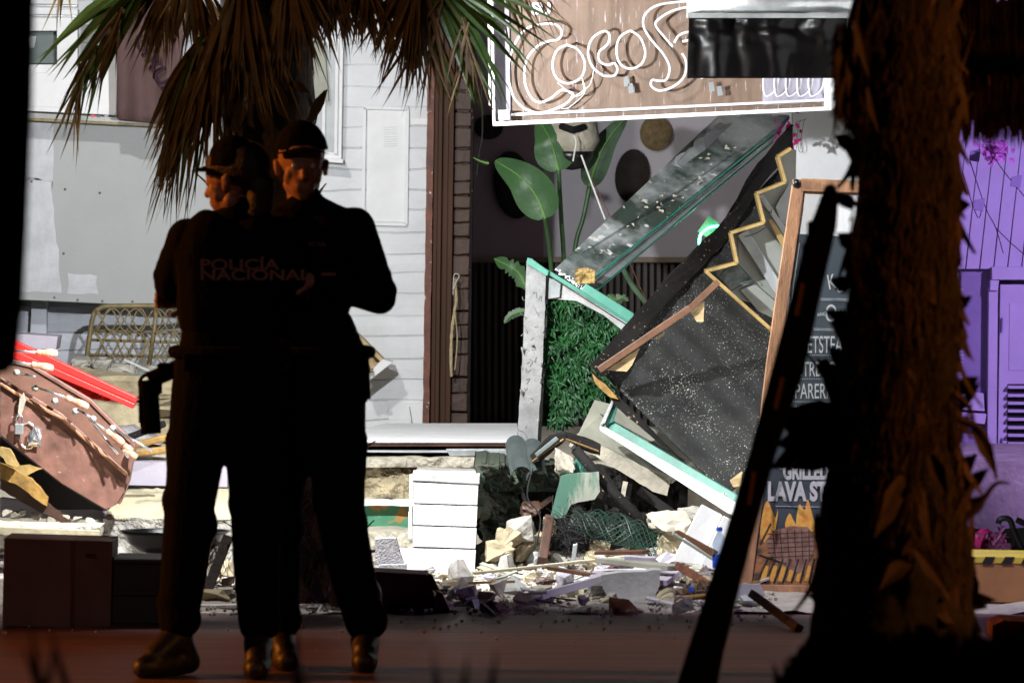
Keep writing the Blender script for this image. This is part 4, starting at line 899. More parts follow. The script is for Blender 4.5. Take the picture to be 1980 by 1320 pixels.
# centre foreground debris with its own look
def plank(name, a, q, w_, h_, m, l, cat='plank'): return beam(name, a, q, w_, h_, m, None, l, cat, bevel=.002)
plank('cream_lath', (915,1108,22.5), (1212,1076,22.6), .011, .03, 'cream_slab', 'long thin cream lath lying across the front of the rubble')
plank('peeling_board', (1065,1098,22.4), (1150,1112,22.3), .014, .06, 'lath', 'short peeling reddish board under the cream lath')
plank('lilac_batten', (1045,1152,21.8), (1168,1118,21.9), .03, .04, 'lilac_wall', 'lilac painted batten pointing at the concrete block')
plank('lilac_batten', (875,1172,21.8), (945,1152,21.9), .028, .04, 'lilac_wall', 'short lilac batten beside the collapsed red box')
plank('red_batten', (1312,1094,22.2), (1378,1134,22.0), .03, .04, 'brick_red', 'dark red batten sticking up right of the concrete block')
plank('ochre_batten', (1298,1158,21.8), (1365,1152,21.8), .018, .04, 'broken_wood', 'small ochre batten lying right of the red stone')
plank('white_strip', (1170,1082,22.5), (1312,1098,22.2), .02, .12, 'cream_board', 'dusty wooden strip ending at the red batten')
plank('brown_batten', (1155,1068,22.8), (1250,1066,22.7), .014, .06, 'brown_wood', 'flat brown batten below the mesh roll')
put('lilac_slab', flat([(1135,21.95),(1290,21.95),(1320,22.6),(1150,22.6)], .09, .02), 'lilac_wall', None, 'flat lilac tinted board above the concrete block', 'board')
pg('plaster_block', [(1208,1076),(1268,1078),(1268,1094),(1206,1092)], 22.4, .1, 'lilac_wall', None, 'small pale plaster block on the lilac board', 'block', jag=.8)
pg('concrete_block', [(1162,1112),(1200,1106),(1278,1102),(1276,1130),(1268,1148),(1266,1164),(1218,1166),(1180,1160),(1166,1138)], 21.85, .12, 'worn_white', None, 'big ragged off white block at the front of the rubble', 'block', jag=1.6)
rock('red_stone', 1210, 1175, 21.45, .13, .085, 'brick_red', 'rounded red brown stone in front of the off white block', 'stone', seed=301, rough=.1)
put('blue_scrap', rock_bm((.014,.012,.014), 10, 1, .1, 3, loc=P(1336, 1138, 21.8)), 'bottle_cap', None, 'small blue plastic scrap behind the ochre batten', 'scrap')
pg('foam_block', [(725,1042),(765,1040),(775,1075),(782,1092),(725,1092)], 22.9, .12, 'concrete_grey', None, 'pitted grey foam block behind the collapsed red box', 'block', jag=1.2)
pg('gravel_tray', [(732,1092),(786,1090),(786,1102),(734,1103)], 22.85, .14, 'concrete_grey', None, 'flat stone slab supporting the grey foam block', 'slab', jag=1)
rock('paper_scrap', 932, 1185, 21.5, .07, .018, 'yellow_wood', 'crumpled orange leaf on the pavement edge', 'scrap', seed=310)
for i, (a, q, m) in enumerate((((300+0,0),(0,0),''),)): pass
# loose rubble: individual chunks, copies of ten shapes
protos = []
for i in range(10):
    o = put('rubble_chunk', rock_bm((.05, .05, .032), 12+i % 4, 2, .18, 400+i), ['sand_pale','concrete','cream_slab','worn_white','sandstone','concrete_grey','lilac_wall','brown_stone','worn_white','concrete'][i],
            None, 'loose chunk strewn between the pavement edge and the hollow', 'rubble', 'loose chunks strewn over the forecourt'); protos.append(o); o.location = (0,0,0)
random.seed(11); k = 0; used = set()
CN = {'sand_pale':'sandy','concrete':'grey brown','cream_slab':'creamy yellow','worn_white':'off white','sandstone':'ochre','concrete_grey':'dark grey','lilac_wall':'lilac','brown_stone':'dark brown'}
def zone(px, py):
    f = 'at the pavement edge' if py > 1165 else 'midway back' if py > 1130 else 'far back'
    g = 'between the officers boots' if px < 700 else 'before the plank clad pillar' if px < 930 else 'before the green wall' if px < 1060 else 'left of the off white block' if px < 1160 else 'around the off white block' if px < 1290 else 'by the white tiles' if px < 1400 else 'by the leaning post'
    return f+' '+g
while k < 210:
    py = random.uniform(1092,1194); px = random.uniform(800,1470) if k < 185 else random.uniform(370,640)
    if py < 1112 and px < 930: continue
    d = GD(py); s = random.choice((.35,.45,.6,.8,1.1))*(.85 if py > 1160 else 1)
    if k < 10: o = protos[k]
    else: o = random.choice(protos).copy(); sc.collection.objects.link(o)
    p = P(px, py, d); o.location = (p.x, p.y, .01+.012*s*random.random()); o.scale = (s*random.uniform(.7,1.5), s*random.uniform(.7,1.4), s*random.uniform(.6,1.4)); o.rotation_euler = (random.uniform(-.4,.4), random.uniform(-.4,.4), random.uniform(0,6.28)); k += 1
    o['label'] = '%s %s chunk %s' % ('tiny' if s < .4 else 'small' if s < .65 else 'larger', CN[o.data.materials[0].name], zone(px, py))
# thin shards and splinters
pr = []
for i, m in enumerate(('worn_white','lilac_wall','brown_wood','cream_board','broken_wood')):
    o = put('splinter', box_bm((0,0,0), (.16,.022,.008)), m, None, 'short splintered strip lying in the rubble', 'splinter', 'splintered strips lying in the rubble', bevel=.001); pr.append(o)
for k in range(46):
    o = pr[k] if k < 5 else random.choice(pr).copy()
    if k >= 5: sc.collection.objects.link(o)
    py = random.uniform(1105,1190); px = random.uniform(860,1460); p = P(px, py, GD(py)); o['label'] = '%s splintered strip %s' % ({'worn_white':'off white','lilac_wall':'lilac','brown_wood':'brown','cream_board':'cream','broken_wood':'yellow'}[o.data.materials[0].name], zone(px, py)); o.location = (p.x, p.y, random.uniform(.02,.06)); o.rotation_euler = (random.uniform(-.3,.3), random.uniform(-.35,.35), random.uniform(-.9,.9)); s = random.uniform(.4,1.3); o.scale = (s, random.uniform(.7,1.6), random.uniform(.6,1.5))
bm = bmesh.new()
for i in range(2600):
    py = random.uniform(1088,1200); px = random.uniform(380,1500); d = GD(py); p = P(px, py, d); s = random.uniform(.003,.011)
    if py > 1190 and random.random() < .8: continue
    bmesh.ops.create_cone(bm, segments=4, radius1=s, radius2=s*.4, depth=s*1.2, cap_ends=True, matrix=Matrix.Translation((p.x, p.y, .012+s*.4)) @ Matrix.Rotation(random.uniform(0,6), 4, (random.random(), random.random(), 1)))
put('rubble_crumbs', bm, 'sand_pale', kind='stuff', label='fine plaster crumbs covering the forecourt', cat='crumbs')
# tiny specks on the street
bm = bmesh.new()
for x, y in [(1115,1215),(612,1262),(1255,1215),(820,1225),(960,1238),(1180,1206)]+[(random.uniform(0,1500), 1196+abs(random.gauss(0,22))) for _ in range(70)]: bmesh.ops.create_icosphere(bm, subdivisions=1, radius=random.uniform(.003,.008), matrix=Matrix.Translation(Vector((P(x,y,GD(y)).x, P(x,y,GD(y)).y, .006))))
put('grit', bm, 'worn_white', kind='stuff', label='scattered pale grit on the dark pavement', cat='grit')

# ------------------------------------------------------------------ menu board
Mb = thing('menu_board', 'tall leaning wood framed grill menu board with white lettering and a steak picture', 'menu board', P(1500, 1155, 22.4))
def dB(y): return 22.35+(1150-y)/800*.35
def BP(x, y, o=0): return (x, y, dB(y)+o)
def bpoly(name, pts, th, m, par, o=0, **k): return pg(name, [BP(x, y, o) for x, y in pts], None, th, m, par, **k)
bpoly('left_stile', [(1533,347),(1548,347),(1554,372),(1551,400),(1508,700),(1455,1120),(1440,1142),(1430,1130),(1482,700)], .03, 'oak', Mb)
bpoly('top_rail', [(1548,345),(1720,352),(1720,375),(1550,370)], .03, 'oak', Mb)
bpoly('bottom_rail', [(1442,1128),(1700,1136),(1700,1160),(1450,1152)], .03, 'oak', Mb)
put('stile_knob', lathe_bm([(.017,-.004),(.018,.004),(.012,.012),(.002,.015)], P(*BP(1540,355,-.002)), (0,-1,0), 20), 'black_plastic', Mb, smooth=True)
bpoly('white_backing', [(1551,370),(1720,372),(1720,500),(1538,460)], .01, 'white_paint', Mb, .015, bevel=0)
bpoly('menu_sheet', [(1541,452),(1720,462),(1680,1140),(1452,1130),(1505,760)], .006, 'banner_blue', Mb, .012, bevel=0)
beam('sheet_line', BP(1546,470,.008), BP(1500,800,.008), .002, .002, 'ink_white', Mb)
def mtext(s, x, y, h, sx, ang=0, bold=0):
    return put('lettering', text_bm(s, h, face_mtx(P(*BP(x, y, .006)), R(ang)), .0006, sx, bold=bold), 'ink_white', Mb)
mtext('FILETSTEAK', 1536, 682, .068, .43); mtext('ENTRECOTE', 1526, 727, .058, .5); mtext('SPARERIBS', 1527, 770, .06, .5); mtext('MIXED GRILL', 1525, 812, .06, .5)
mtext('GRILLED ON', 1514, 925, .06, .55, 0, .004); mtext('LAVA STONE', 1484, 966, .07, .62, 0, .005)
mtext('AND', 1580, 612, .014, .9, 8); mtext('Kg', 1602, 560, .06, .6, 10); mtext('Or', 1595, 622, .07, .6, 0)
for y, x0 in ((577,1586),(580,1586),(635,1573),(638,1573),(884,1512),(903,1504),(906,1506),(978,1500)): beam('rule', BP(x0, y, .006), BP(x0+(12 if y in (903,906) else 110), y+2, .006), .0016, .002, 'ink_white', Mb, bevel=0)
bm = bmesh.new()
for y, x0 in ((686,1562),(732,1548),(776,1534)):
    for k in range(30): box_bm(P(*BP(x0+k*4.4, y+k*.04, .006)), (.0035,.001,.0025), bm)
put('dotted_rule', bm, 'ink_white', Mb)
# printed grill picture
bpoly('picture_ground', [(1468,1040),(1600,1040),(1600,1134),(1455,1128)], .002, 'ember', Mb, .007, jag=0, bevel=0)
for pts in ([(1470,1040),(1476,985),(1484,968),(1492,985),(1500,1000),(1504,985),(1502,1010),(1492,1045)], [(1540,1020),(1545,975),(1556,985),(1562,965),(1572,1000),(1580,1030),(1560,1040)], [(1518,1018),(1526,992),(1534,1005),(1540,1018)]):
    pts = [(v.x, v.y) for v in spline([Vector((a, c_, 0)) for a, c_ in pts], 4, True)]
    bpoly('picture_flame', pts, .001, 'flame_yellow', Mb, .0055, bevel=0)
bpoly('picture_steak', [(1480,1045),(1498,1024),(1530,1016),(1562,1018),(1575,1035),(1572,1070),(1558,1098),(1545,1108),(1520,1096),(1500,1082),(1484,1062)], .001, 'steak', Mb, .0045, jag=1, bevel=0)
bm = bmesh.new()
for k in range(6): tube_bm([P(*BP(1494+k*14, 1024, .004)), P(*BP(1500+k*13, 1084, .004))], .0016, bm, 4); tube_bm([P(*BP(1484, 1032+k*9, .004)), P(*BP(1574, 1028+k*9, .004))], .0013, bm, 4)
for k in range(8): tube_bm([P(*BP(1462+k*17, 1126, .0048)), P(*BP(1484+k*15, 1080, .0048))], .004, bm, 4)
tube_bm([P(*BP(1470,1052,.0048)), P(*BP(1490,1012,.0048))], .004, bm, 4); tube_bm([P(*BP(1468,1072,.0048)), P(*BP(1520,1090,.0048))], .003, bm, 4)
put('picture_grill', bm, 'dark', Mb)
for k in range(6): bpoly('picture_glow', [(1470+k*17,1122),(1478+k*17,1092),(1486+k*17,1094),(1480+k*17,1124)], .001, 'flame_yellow', Mb, .006, bevel=0)
pg('lilac_paper', [(1400,1200),(1428,1130),(1470,1128),(1480,1150),(1440,1185),(1425,1210)], 21.6, .02, 'lilac_wall', None, 'crumpled lilac paper at the foot of the menu board', 'paper', jag=3)
beam('fallen_stalk', (1455,1148,21.2), (1545,1215,20.6), .03, .03, 'bark', None, 'dry brown stalk lying before the menu board', 'stalk')

# ------------------------------------------------------------------ right house (purple light)
G = thing('neighbour_house', 'house front with diagonal boarding, ledge and louvred door at the right edge', 'house', (2.4, 27, 0))
DG = 26.8
bm = bmesh.new()
for k in range(9):
    x = 1800+k*27; poly_bm([(x+22,200),(x+48.3,200),(x+22-10,520),(x-3-10,520)], DG+.002*(k % 2), .05, bm=bm)
put('sloping_boards', bm, 'lilac_wall', G, bevel=.003)
pg('wall', [(1730,-200),(1992,-200),(1992,1120),(1690,1120)], DG+.08, .1, 'lilac_wall', G)
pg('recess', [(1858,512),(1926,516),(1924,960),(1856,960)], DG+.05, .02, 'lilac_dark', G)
pg('ledge', [(1918,516),(2040,516),(2040,541),(1918,541)], DG-.05, .12, 'lilac_wall', G)
pg('ledge_bracket', [(1915,541),(1932,541),(1930,562),(1914,562)], DG-.04, .08, 'lilac_wall', G)
pg('door_frame', [(1912,556),(1930,556),(1926,952),(1908,952)], DG-.02, .08, 'lilac_wall', G)
Dr = pg('door', [(1934,550),(2060,550),(2054,952),(1928,952)], DG, .05, 'lilac_wall', G)
pg('door_panel', [(1952,585),(2060,588),(2056,718),(1950,716)], DG-.005, .01, 'lilac_wall', Dr)
for y in (748,764,779,794,810,826,841,857,872): beam('louvre', (1948,y,DG-.02), (2060,y+1,DG-.02), .014, .05, 'lilac_wall', Dr); 
pg('louvre_void', [(1948,742),(2060,742),(2058,880),(1947,880)], DG-.003, .002, 'dark', Dr, bevel=0)
for y in (628, 860): beam('hinge', (1938,y-14,DG-.01), (1937,y+14,DG-.01), .008, .02, 'lilac_dark', Dr)
pg('stone_step', [(1862,758),(1902,760),(1904,795),(1860,792)], DG-.02, .1, 'lilac_wall', G); pg('stone_step', [(1858,797),(1908,800),(1904,820),(1858,816)], DG-.06, .14, 'lilac_wall', G)
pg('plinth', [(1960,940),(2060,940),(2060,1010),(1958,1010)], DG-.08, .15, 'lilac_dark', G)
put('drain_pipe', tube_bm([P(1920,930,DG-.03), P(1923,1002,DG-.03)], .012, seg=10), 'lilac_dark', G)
bm = bmesh.new()
for k in range(30): box_bm(P(1850,560+k*7,DG-.03), (.06,.03,.008), bm)
put('ribbed_vent', bm, 'lilac_wall', G)
v = thing('string_lights', 'tangle of wires and pennants strung before the lilac boarding', 'wires', P(1920, 400, 25.5))
for pts in ([(1900,270),(1940,330),(1985,385)], [(1875,310),(1905,400),(1925,440),(1940,490)], [(1860,330),(1890,420),(1900,390)], [(1925,440),(1955,470),(1990,500)]):
    put('wire', tube_bm(spline([P(x, y, 25.6) for x, y in pts], 5), .0022, seg=5), 'dark', v)
for x, y in ((1893,395),(1885,300),(1965,350)): pg('pennant', [(x-9,y-8),(x+12,y-12),(x+8,y+14),(x-12,y+10)], 25.58, .006, 'lilac_dark', v)
bm = bmesh.new()
for i in range(90):
    p = P(random.gauss(1925,14), random.gauss(292,12), 25.5+random.uniform(-.1,.1)); blade_bm(bm, p, p+Vector((random.uniform(-.03,.03), -.02, random.uniform(-.03,.03))), .025, .1, 2)
put('flowering_vine', bm, 'flower', None, 'pale flower cluster under the thatch at the right', 'flowers')
bm = bmesh.new()
for i in range(40):
    p = P(random.gauss(1524,12), random.gauss(262,14), 25.9); blade_bm(bm, p, p+Vector((random.uniform(-.03,.03), -.02, random.uniform(-.03,.03))), .018, .1, 2)
put('flowering_vine', bm, 'magenta', None, 'small magenta flower sprig behind the steel channel', 'flowers')
b = thing('taped_box', 'orange brown wooden box edged with yellow and black tape', 'box', P(1950, 1168, 21.9))
dk = GD(1166)
pg('box_side', [(1845,1085),(2060,1092),(2060,1168),(1845,1162)], dk, .4, 'terracotta_box', b)
pg('tape_band', [(1845,1074),(2060,1078),(2060,1092),(1845,1087)], dk-.004, .4, 'tape_yellow', b)
for k in range(5): x = 1868+k*38; pg('black_stripe', [(x,1076),(x+18,1076),(x+12,1090),(x-8,1090)], dk-.007, .003, 'dark', b, bevel=0)
b = thing('pink_bucket', 'shiny magenta bucket lying behind the taped box', 'bucket', P(1878, 1072, 22.8))
put('bucket_body', lathe_bm([(.04,0),(.05,.1),(.052,.1),(.046,.0),(.004,.01)], P(1868,1036,22.9), (.75,-.5,-.25), 24), 'magenta', b, smooth=True)
put('bucket_rim', tube_bm([P(1868,1036,22.9)+Vector((.075,-.05,-.025))+Vector((.03*math.sin(a), .03*math.sin(a), .055*math.cos(a))) for a in [i*.35 for i in range(18)]], .005, closed=True, seg=6), 'magenta', b)
bm = bmesh.new()
for i in range(70):
    p = P(random.gauss(1925,16), random.gauss(1052,9), 22.9+random.uniform(-.1,.1)); blade_bm(bm, p, p+Vector((random.uniform(-.04,.04), -.02, random.uniform(0,.04))), .02, .1, 2)
put('fallen_flowers', bm, 'flower', None, 'dark heap of pink flowers behind the taped box', 'flowers')
b = thing('toppled_chair', 'toppled black plastic chair at the right edge', 'chair', P(1960, 1072, 22.9))
pg('seat', [(1936,1022),(2000,1018),(2000,1066),(1950,1066)], 22.9, .2, 'black_plastic', b)
put('backrest', tube_bm(spline([P(1930,1012,22.8),P(1935,1003,22.8),P(1952,1004,22.8),P(1962,1030,22.8),P(1975,1058,22.8)], 5), .012, seg=8), 'black_plastic', b)
put('leg', tube_bm([P(1965,1004,22.9), P(1990,1016,22.9)], .012), 'black_plastic', b); put('leg', tube_bm([P(1950,1060,22.9), P(1935,1068,22.9)], .01), 'black_plastic', b)
pg('red_box', [(1918,1208),(1940,1198),(2040,1204),(2040,1235),(1918,1232)], GD(1235), .25, 'brick_red', None, 'low dark red box at the bottom right', 'box')

# ------------------------------------------------------------------ thatch top right
th = thing('thatched_parasol', 'thatched parasol roof with two shaggy straw fringes at the upper right', 'parasol', P(1950, 280, 17))
for nm, (ya, yb, dd) in (('upper_fringe', (-20,100,17.0)), ('lower_fringe', (150,275,17.2))):
    bm = bmesh.new()
    for i in range(420):
        x = random.uniform(1770,2080); a = P(x, ya+random.uniform(-10,25), dd+random.uniform(-.05,.05)); q = P(x+random.uniform(-9,9), yb+random.gauss(0,9), dd+random.uniform(-.08,.03)); blade_bm(bm, a, q, random.uniform(.007,.016), 0, 3, curl=.02)
    put(nm, bm, 'thatch', th)
put('roof_core', poly_bm([(1770,60),(2080,60),(2080,215),(1770,205)], 17.22, .4), 'dark', th)
put('pole', tube_bm([P(2140,200,17.4), Vector((P(2140,200,17.4).x, 17.4, 0))], .05, seg=12), 'bark', th)
# ------------------------------------------------------------------ palms
def boots(bm, c, r, h, tan, up, m=1, n=1, out=.5, w=.09):
    """one leaf base: curved pointed scale growing from the trunk surface"""
def scale_bm(bm, base, outv, upv, L, w, lift, curl=0.0):
    sd = upv.cross(outv).normalized(); prev = None; n = 6
    for i in range(n+1):
        t = i/n; p = base+upv*L*t+outv*(lift*t*t+curl*t**3); ww = w*(1-.75*t**1.5)
        cur = [bm.verts.new(p-sd*ww/2-outv*.15*ww), bm.verts.new(p+outv*.12*ww), bm.verts.new(p+sd*ww/2-outv*.15*ww)]
        if prev:
            bm.faces.new((prev[0], prev[1], cur[1], cur[0])); bm.faces.new((prev[1], prev[2], cur[2], cur[1]))
        prev = cur
def trunk(parent, pts, seg=28, amp=.012, bootn=0, bw=.09, bl=.16, lift=.06, mats='boot_leaf', down=False, seed=1):
    """pts: (px, py, d, radius)"""
    rnd = random.Random(seed); C = spline([P(a, b_, c_) for a, b_, c_, r in pts], 10); rad = spline([Vector((r, 0, 0)) for *_, r in pts], 10); bm = bmesh.new(); rings = []
    for i, (c, r) in enumerate(zip(C, rad)):
        rings.append([bm.verts.new(c+Vector((math.cos(a), math.sin(a), 0))*(r.x+amp*noise.fractal(Vector((math.cos(a)*3, math.sin(a)*3, c.z*7)), 1, 2, 3))) for a in [k*2*math.pi/seg for k in range(seg)]])
    for A, B_ in zip(rings, rings[1:]):
        for k in range(seg): bm.faces.new((A[k], A[(k+1) % seg], B_[(k+1) % seg], B_[k]))
    put('trunk', bm, 'bark', parent, smooth=True)
    bm = bmesh.new()
    for k in range(bootn):
        t = rnd.random()*(len(C)-1.01); i = int(t); c = C[i].lerp(C[i+1], t-i); r = rad[i].x; a = rnd.uniform(0, 6.28)
        o = Vector((math.cos(a), math.sin(a), 0)); u = Vector((rnd.uniform(-.35,.35), 0, 1 if rnd.random() > (.6 if down else 0) else -1)).normalized()
        scale_bm(bm, c+o*r*.92, o, u, bl*rnd.uniform(.6,1.5), bw*rnd.uniform(.6,1.4), lift*rnd.uniform(.1,1.6), rnd.uniform(-.05,.03))
    if bootn: put('leaf_bases', bm, mats, parent)
PL = thing('palm_tree', 'shaggy fan palm behind the two officers with a skirt of dead leaves', 'palm tree', P(560, 1165, 22.0))
trunk(PL, [(590,1180,22.0,.2),(585,1120,22.0,.17),(570,900,22.05,.17),(545,600,22.05,.17),(520,250,22.05,.18),(515,0,22.05,.18),(512,-200,22.05,.17)], bootn=260, bl=.16, bw=.08, lift=.07, seed=3)
random.seed(21)
def fan(hub, tips, w=.022, m='dead_leaf', sag=.04, dj=.15, name='frond', per=1, jit=10, curl=.045, n=8):
    bm = bmesh.new(); h_ = P(*hub)
    for t in tips:
        for _ in range(per):
            q = P(t[0]+random.gauss(0, jit), t[1]+random.gauss(0, jit*1.3), hub[2]+random.uniform(-dj, dj)*1.0)
            blade_bm(bm, h_+Vector((random.uniform(-.015,.015), random.uniform(-.02,.02), random.uniform(-.02,.02))), q, w*random.uniform(.7,1.3), sag, n, curl=curl)
    return put(name, bm, m, PL)
def line(a, b_, n): return [(a[0]+(b_[0]-a[0])*i/(n-1), a[1]+(b_[1]-a[1])*i/(n-1)) for i in range(n)]
# left green frond and its drooping tips
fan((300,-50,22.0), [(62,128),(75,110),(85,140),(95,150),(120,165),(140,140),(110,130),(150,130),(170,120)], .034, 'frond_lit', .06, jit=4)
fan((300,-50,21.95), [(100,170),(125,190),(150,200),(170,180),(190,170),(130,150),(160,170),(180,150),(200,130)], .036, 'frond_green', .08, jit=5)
fan((235,20,21.9), line((95,250),(215,150),9)+line((110,210),(190,230),5), .016, 'dead_leaf', .08, per=1, jit=7)
fan((160,120,21.9), [(88,300),(110,315),(120,270),(138,295),(152,310),(155,330)], .012, 'straw', .02, jit=4)
fan((190,90,21.92), [(95,255),(125,290),(135,250),(165,270),(150,240)], .013, 'frond_green', .02, jit=5)
fan((130,-60,22.2), [(80,70),(100,50),(120,60),(145,50)], .012, 'straw', .0, jit=6)
# skirts of dead leaves hanging over the trunk
fan((330,-60,22.0), line((225,60),(330,110),12), .018, per=4, jit=12, sag=.02)
fan((330,-40,21.95), line((250,130),(310,140),6), .014, per=4, jit=14, sag=.02)
fan((370,-60,21.9), line((330,100),(440,130),10), .02, per=4, jit=18, sag=.02)
fan((470,-70,21.8), line((400,190),(560,210),14), .02, per=4, jit=26, sag=.01)
fan((560,-70,21.8), line((520,170),(640,110),12), .018, per=4, jit=18, sag=.02)
fan((640,-60,21.9), line((600,80),(700,90),12), .016, per=4, jit=14, sag=.02)
fan((700,-60,21.9), line((650,60),(780,120),14), .016, per=4, jit=14, sag=.02)
fan((600,-60,21.85), [(605,160),(600,100),(590,180),(612,140)], .014, per=1, jit=6, sag=.02)
# left hanging cluster
fan((400,70,21.9), line((285,265),(330,420),10), .02, per=4, jit=11, sag=.05)
fan((405,60,21.85), line((300,330),(370,420),9), .018, 'frond_green', per=1, jit=12, sag=.04)
fan((390,120,21.85), [(276,330),(283,440),(300,400),(318,430),(284,388),(310,300),(340,400),(350,440)], .014, 'dead_leaf', .05, per=4, jit=6)
fan((395,140,21.8), [(292,440),(302,438),(288,410)], .01, 'straw', .04, per=1, jit=4)
fan((420,50,21.8), line((345,300),(440,330),9), .022, per=4, jit=14, sag=.02)
fan((430,60,21.95), line((370,180),(450,190),9), .02, 'bark', per=4, jit=14, sag=.05)
bm = bmesh.new()
for i in range(26):
    a = i/25*math.pi; p = P(398+45*math.cos(a)-0, 160-78*math.sin(a), 22.0); tube_bm(spline([P(395,170,22.0), P(398+38*math.cos(a), 160-60*math.sin(a), 22.0), P(398+50*math.cos(a), 150-60*math.sin(a)+20, 22.0)], 4), .003, bm, 4)
put('fibre_fan', bm, 'bark', PL)
# right frond
fan((815,-55,21.9), line((1105,70),(960,240),11), .03, 'frond_green', .05, jit=6, n=9)
fan((815,-55,21.88), line((960,215),(870,190),6), .034, 'frond_green', .04, jit=8, n=9)
fan((805,-50,21.85), line((880,200),(735,170),13), .017, 'dead_leaf', .03, per=4, jit=15)
fan((790,-60,21.9), line((700,90),(810,140),12), .016, 'dead_leaf', .02, per=4, jit=14)
fan((850,0,21.85), [(720,190),(742,210),(775,225),(745,205),(805,210),(812,232),(780,160)], .013, 'dead_leaf', .0, per=1, jit=4, curl=.01)
fan((960,-60,22.1), line((1110,30),(1000,110),12), .012, 'dead_leaf', .04, per=1, jit=12, n=8)
fan((1000,-60,22.15), [(1020,130),(1045,110),(1070,100),(1085,80),(1105,95),(1095,60),(1060,135)], .008, 'dead_leaf', .0, per=1, jit=6)
fan((900,40,21.8), [(868,165),(872,210),(862,234),(893,140),(905,200),(918,190),(935,215),(950,225)], .011, 'dead_leaf', .0, jit=4)
fan((886,150,21.78), [(862,232)], .007, 'straw', .0, jit=1, curl=.06)
scb = bmesh.new()
for (x, y, x2, y2, w_) in ((600,235,634,172,.05),(470,190,460,250,.06),(500,200,530,270,.05),(440,230,470,260,.05),(560,160,600,180,.04)): blade_bm(scb, P(x,y,21.8), P(x2,y2,21.75), w_, .02, 5)
put('broken_petiole', scb, 'bark', PL)
scb = bmesh.new()
for i in range(150):
    x = random.uniform(565,660); y = random.uniform(860,1120); p = P(x, y, 21.85+random.uniform(-.05,.05)); tube_bm(spline([p, p+Vector((random.uniform(-.04,.04),-.03,-.06)), p+Vector((random.uniform(-.09,.09),-.04,-.14*random.random()-.04))], 3), .0016, scb, 3, cap=False)
put('fibre', scb, 'boot_leaf', PL); scb = bmesh.new()
for i in range(60):
    p = P(random.gauss(420,12), random.uniform(1040,1080), 22); tube_bm(spline([p, p+Vector((random.uniform(-.06,.02),0,-.05)), p+Vector((random.uniform(-.06,.02),0,-.12))], 3), .0012, scb, 3, cap=False)
put('fibre', scb, 'boot_leaf', PL)
blk = beam('trunk_prop', (440,1040,22.0), (398,1150,21.8), .04, .04, 'bark', None, 'dark prop leaning between the left officers legs', 'prop')

PR = thing('palm_tree', 'near dark palm trunk at the right covered in stubby dead leaf bases', 'palm tree', Vector((1.05, 15, 0)))
trunk(PR, [(1740,1600,15,.26),(1735,1320,15,.24),(1730,1150,15,.215),(1725,1000,15,.19),(1728,850,15,.165),(1745,650,15,.15),(1755,400,15,.135),(1752,150,15,.135),(1748,-250,15,.135)],
      seg=30, amp=.02, bootn=620, bl=.14, bw=.075, lift=.022, seed=8, mats='boot_leaf', down=True)
random.seed(5)
bm = bmesh.new()
spk = [(1650,290,1612,262,.05),(1840,405,1878,396,.05),(1845,455,1862,448,.04),(1840,600,1880,572,.04),(1850,760,1893,728,.05),(1850,800,1898,735,.03),(1640,760,1576,690,.05),(1620,800,1590,700,.035),
       (1660,640,1592,600,.05),(1640,560,1604,540,.05),(1650,480,1618,450,.05),(1652,400,1616,372,.05),(1870,950,1912,905,.04),(1860,1000,1910,955,.05),(1640,880,1500,800,.13),(1660,850,1490,905,.14),(1640,840,1520,790,.12),(1650,860,1500,860,.14),
       (1860,900,1888,880,.03),(1640,720,1600,668,.05),(1650,1000,1590,960,.08),(1640,1100,1585,1060,.08),(1860,1110,1892,1160,.06),(1850,1150,1910,1175,.07),(1845,1170,1928,1160,.05),(1640,1180,1560,1150,.06),(1850,620,1864,590,.03),(1845,520,1862,500,.03)]
for x, y, x2, y2, w_ in spk: put('leaf_base_spike', blade_bm(bmesh.new(), P(x, y, 14.98), P(x2, y2, 14.95), w_, .05, 5), 'bark', PR)
bm = bmesh.new()
for pts in ([(1855,810),(1895,830),(1915,870),(1925,925)], [(1870,1000),(1895,975),(1925,935),(1955,935)], [(1560,1000),(1500,960),(1500,1040),(1490,1090)], [(1845,760),(1875,790),(1885,830)], [(1600,860),(1540,890),(1500,960),(1493,1040)]):
    pp = spline([P(x, y, 14.9) for x, y in pts], 6); put('stray_stalk', tube_bm(pp, [.011*(1-i/len(pp))+.002 for i in range(len(pp))] if pts[0][0] > 1700 else .0022, None, 6), 'boot_leaf', PR)
put('dead_leaf_base', blade_bm(bmesh.new(), P(1880,830,14.9), P(1930,930,14.88), .04, .12, 8), 'boot_leaf', PR)
for x, y, x2, y2, w_ in ((1770,1060,1835,1150,.07),(1765,1080,1700,1140,.07),(1745,920,1700,1010,.06),(1790,950,1800,1060,.07),(1800,880,1830,960,.06),(1740,960,1690,1040,.06),(1640,150,1625,240,.05),(1660,90,1640,190,.05),(1655,40,1680,150,.06),(1640,70,1618,160,.05),(1680,170,1700,260,.05),(1668,0,1672,80,.05)):
    put('dead_leaf_base', blade_bm(bmesh.new(), P(x, y, 14.78), P(x2, y2, 14.74), w_*.72, .05, 6), 'boot_leaf', PR)
bm = bmesh.new()
for i in range(1900):
    if i < 320: x = random.uniform(1612,1665); y = random.uniform(40,210); p = P(x, y, 14.9+random.uniform(-.05,.05))
    else: y = random.uniform(-20,1250); hw = 105+max(0, y-700)*.1; cc = 1752-max(0, y-650)*.03; ux = random.uniform(-1,1); x = cc+hw*ux; p = P(x, y, 15-.16*math.sqrt(1-ux*ux)-.03)
    tube_bm([p, p+Vector((random.uniform(-.012,.01),-.01,-.05)), p+Vector((random.uniform(-.02,.012),-.01,-random.uniform(.06,.11)))], .0016, bm, 3, cap=False)
put('fibre', bm, 'boot_leaf', PR)

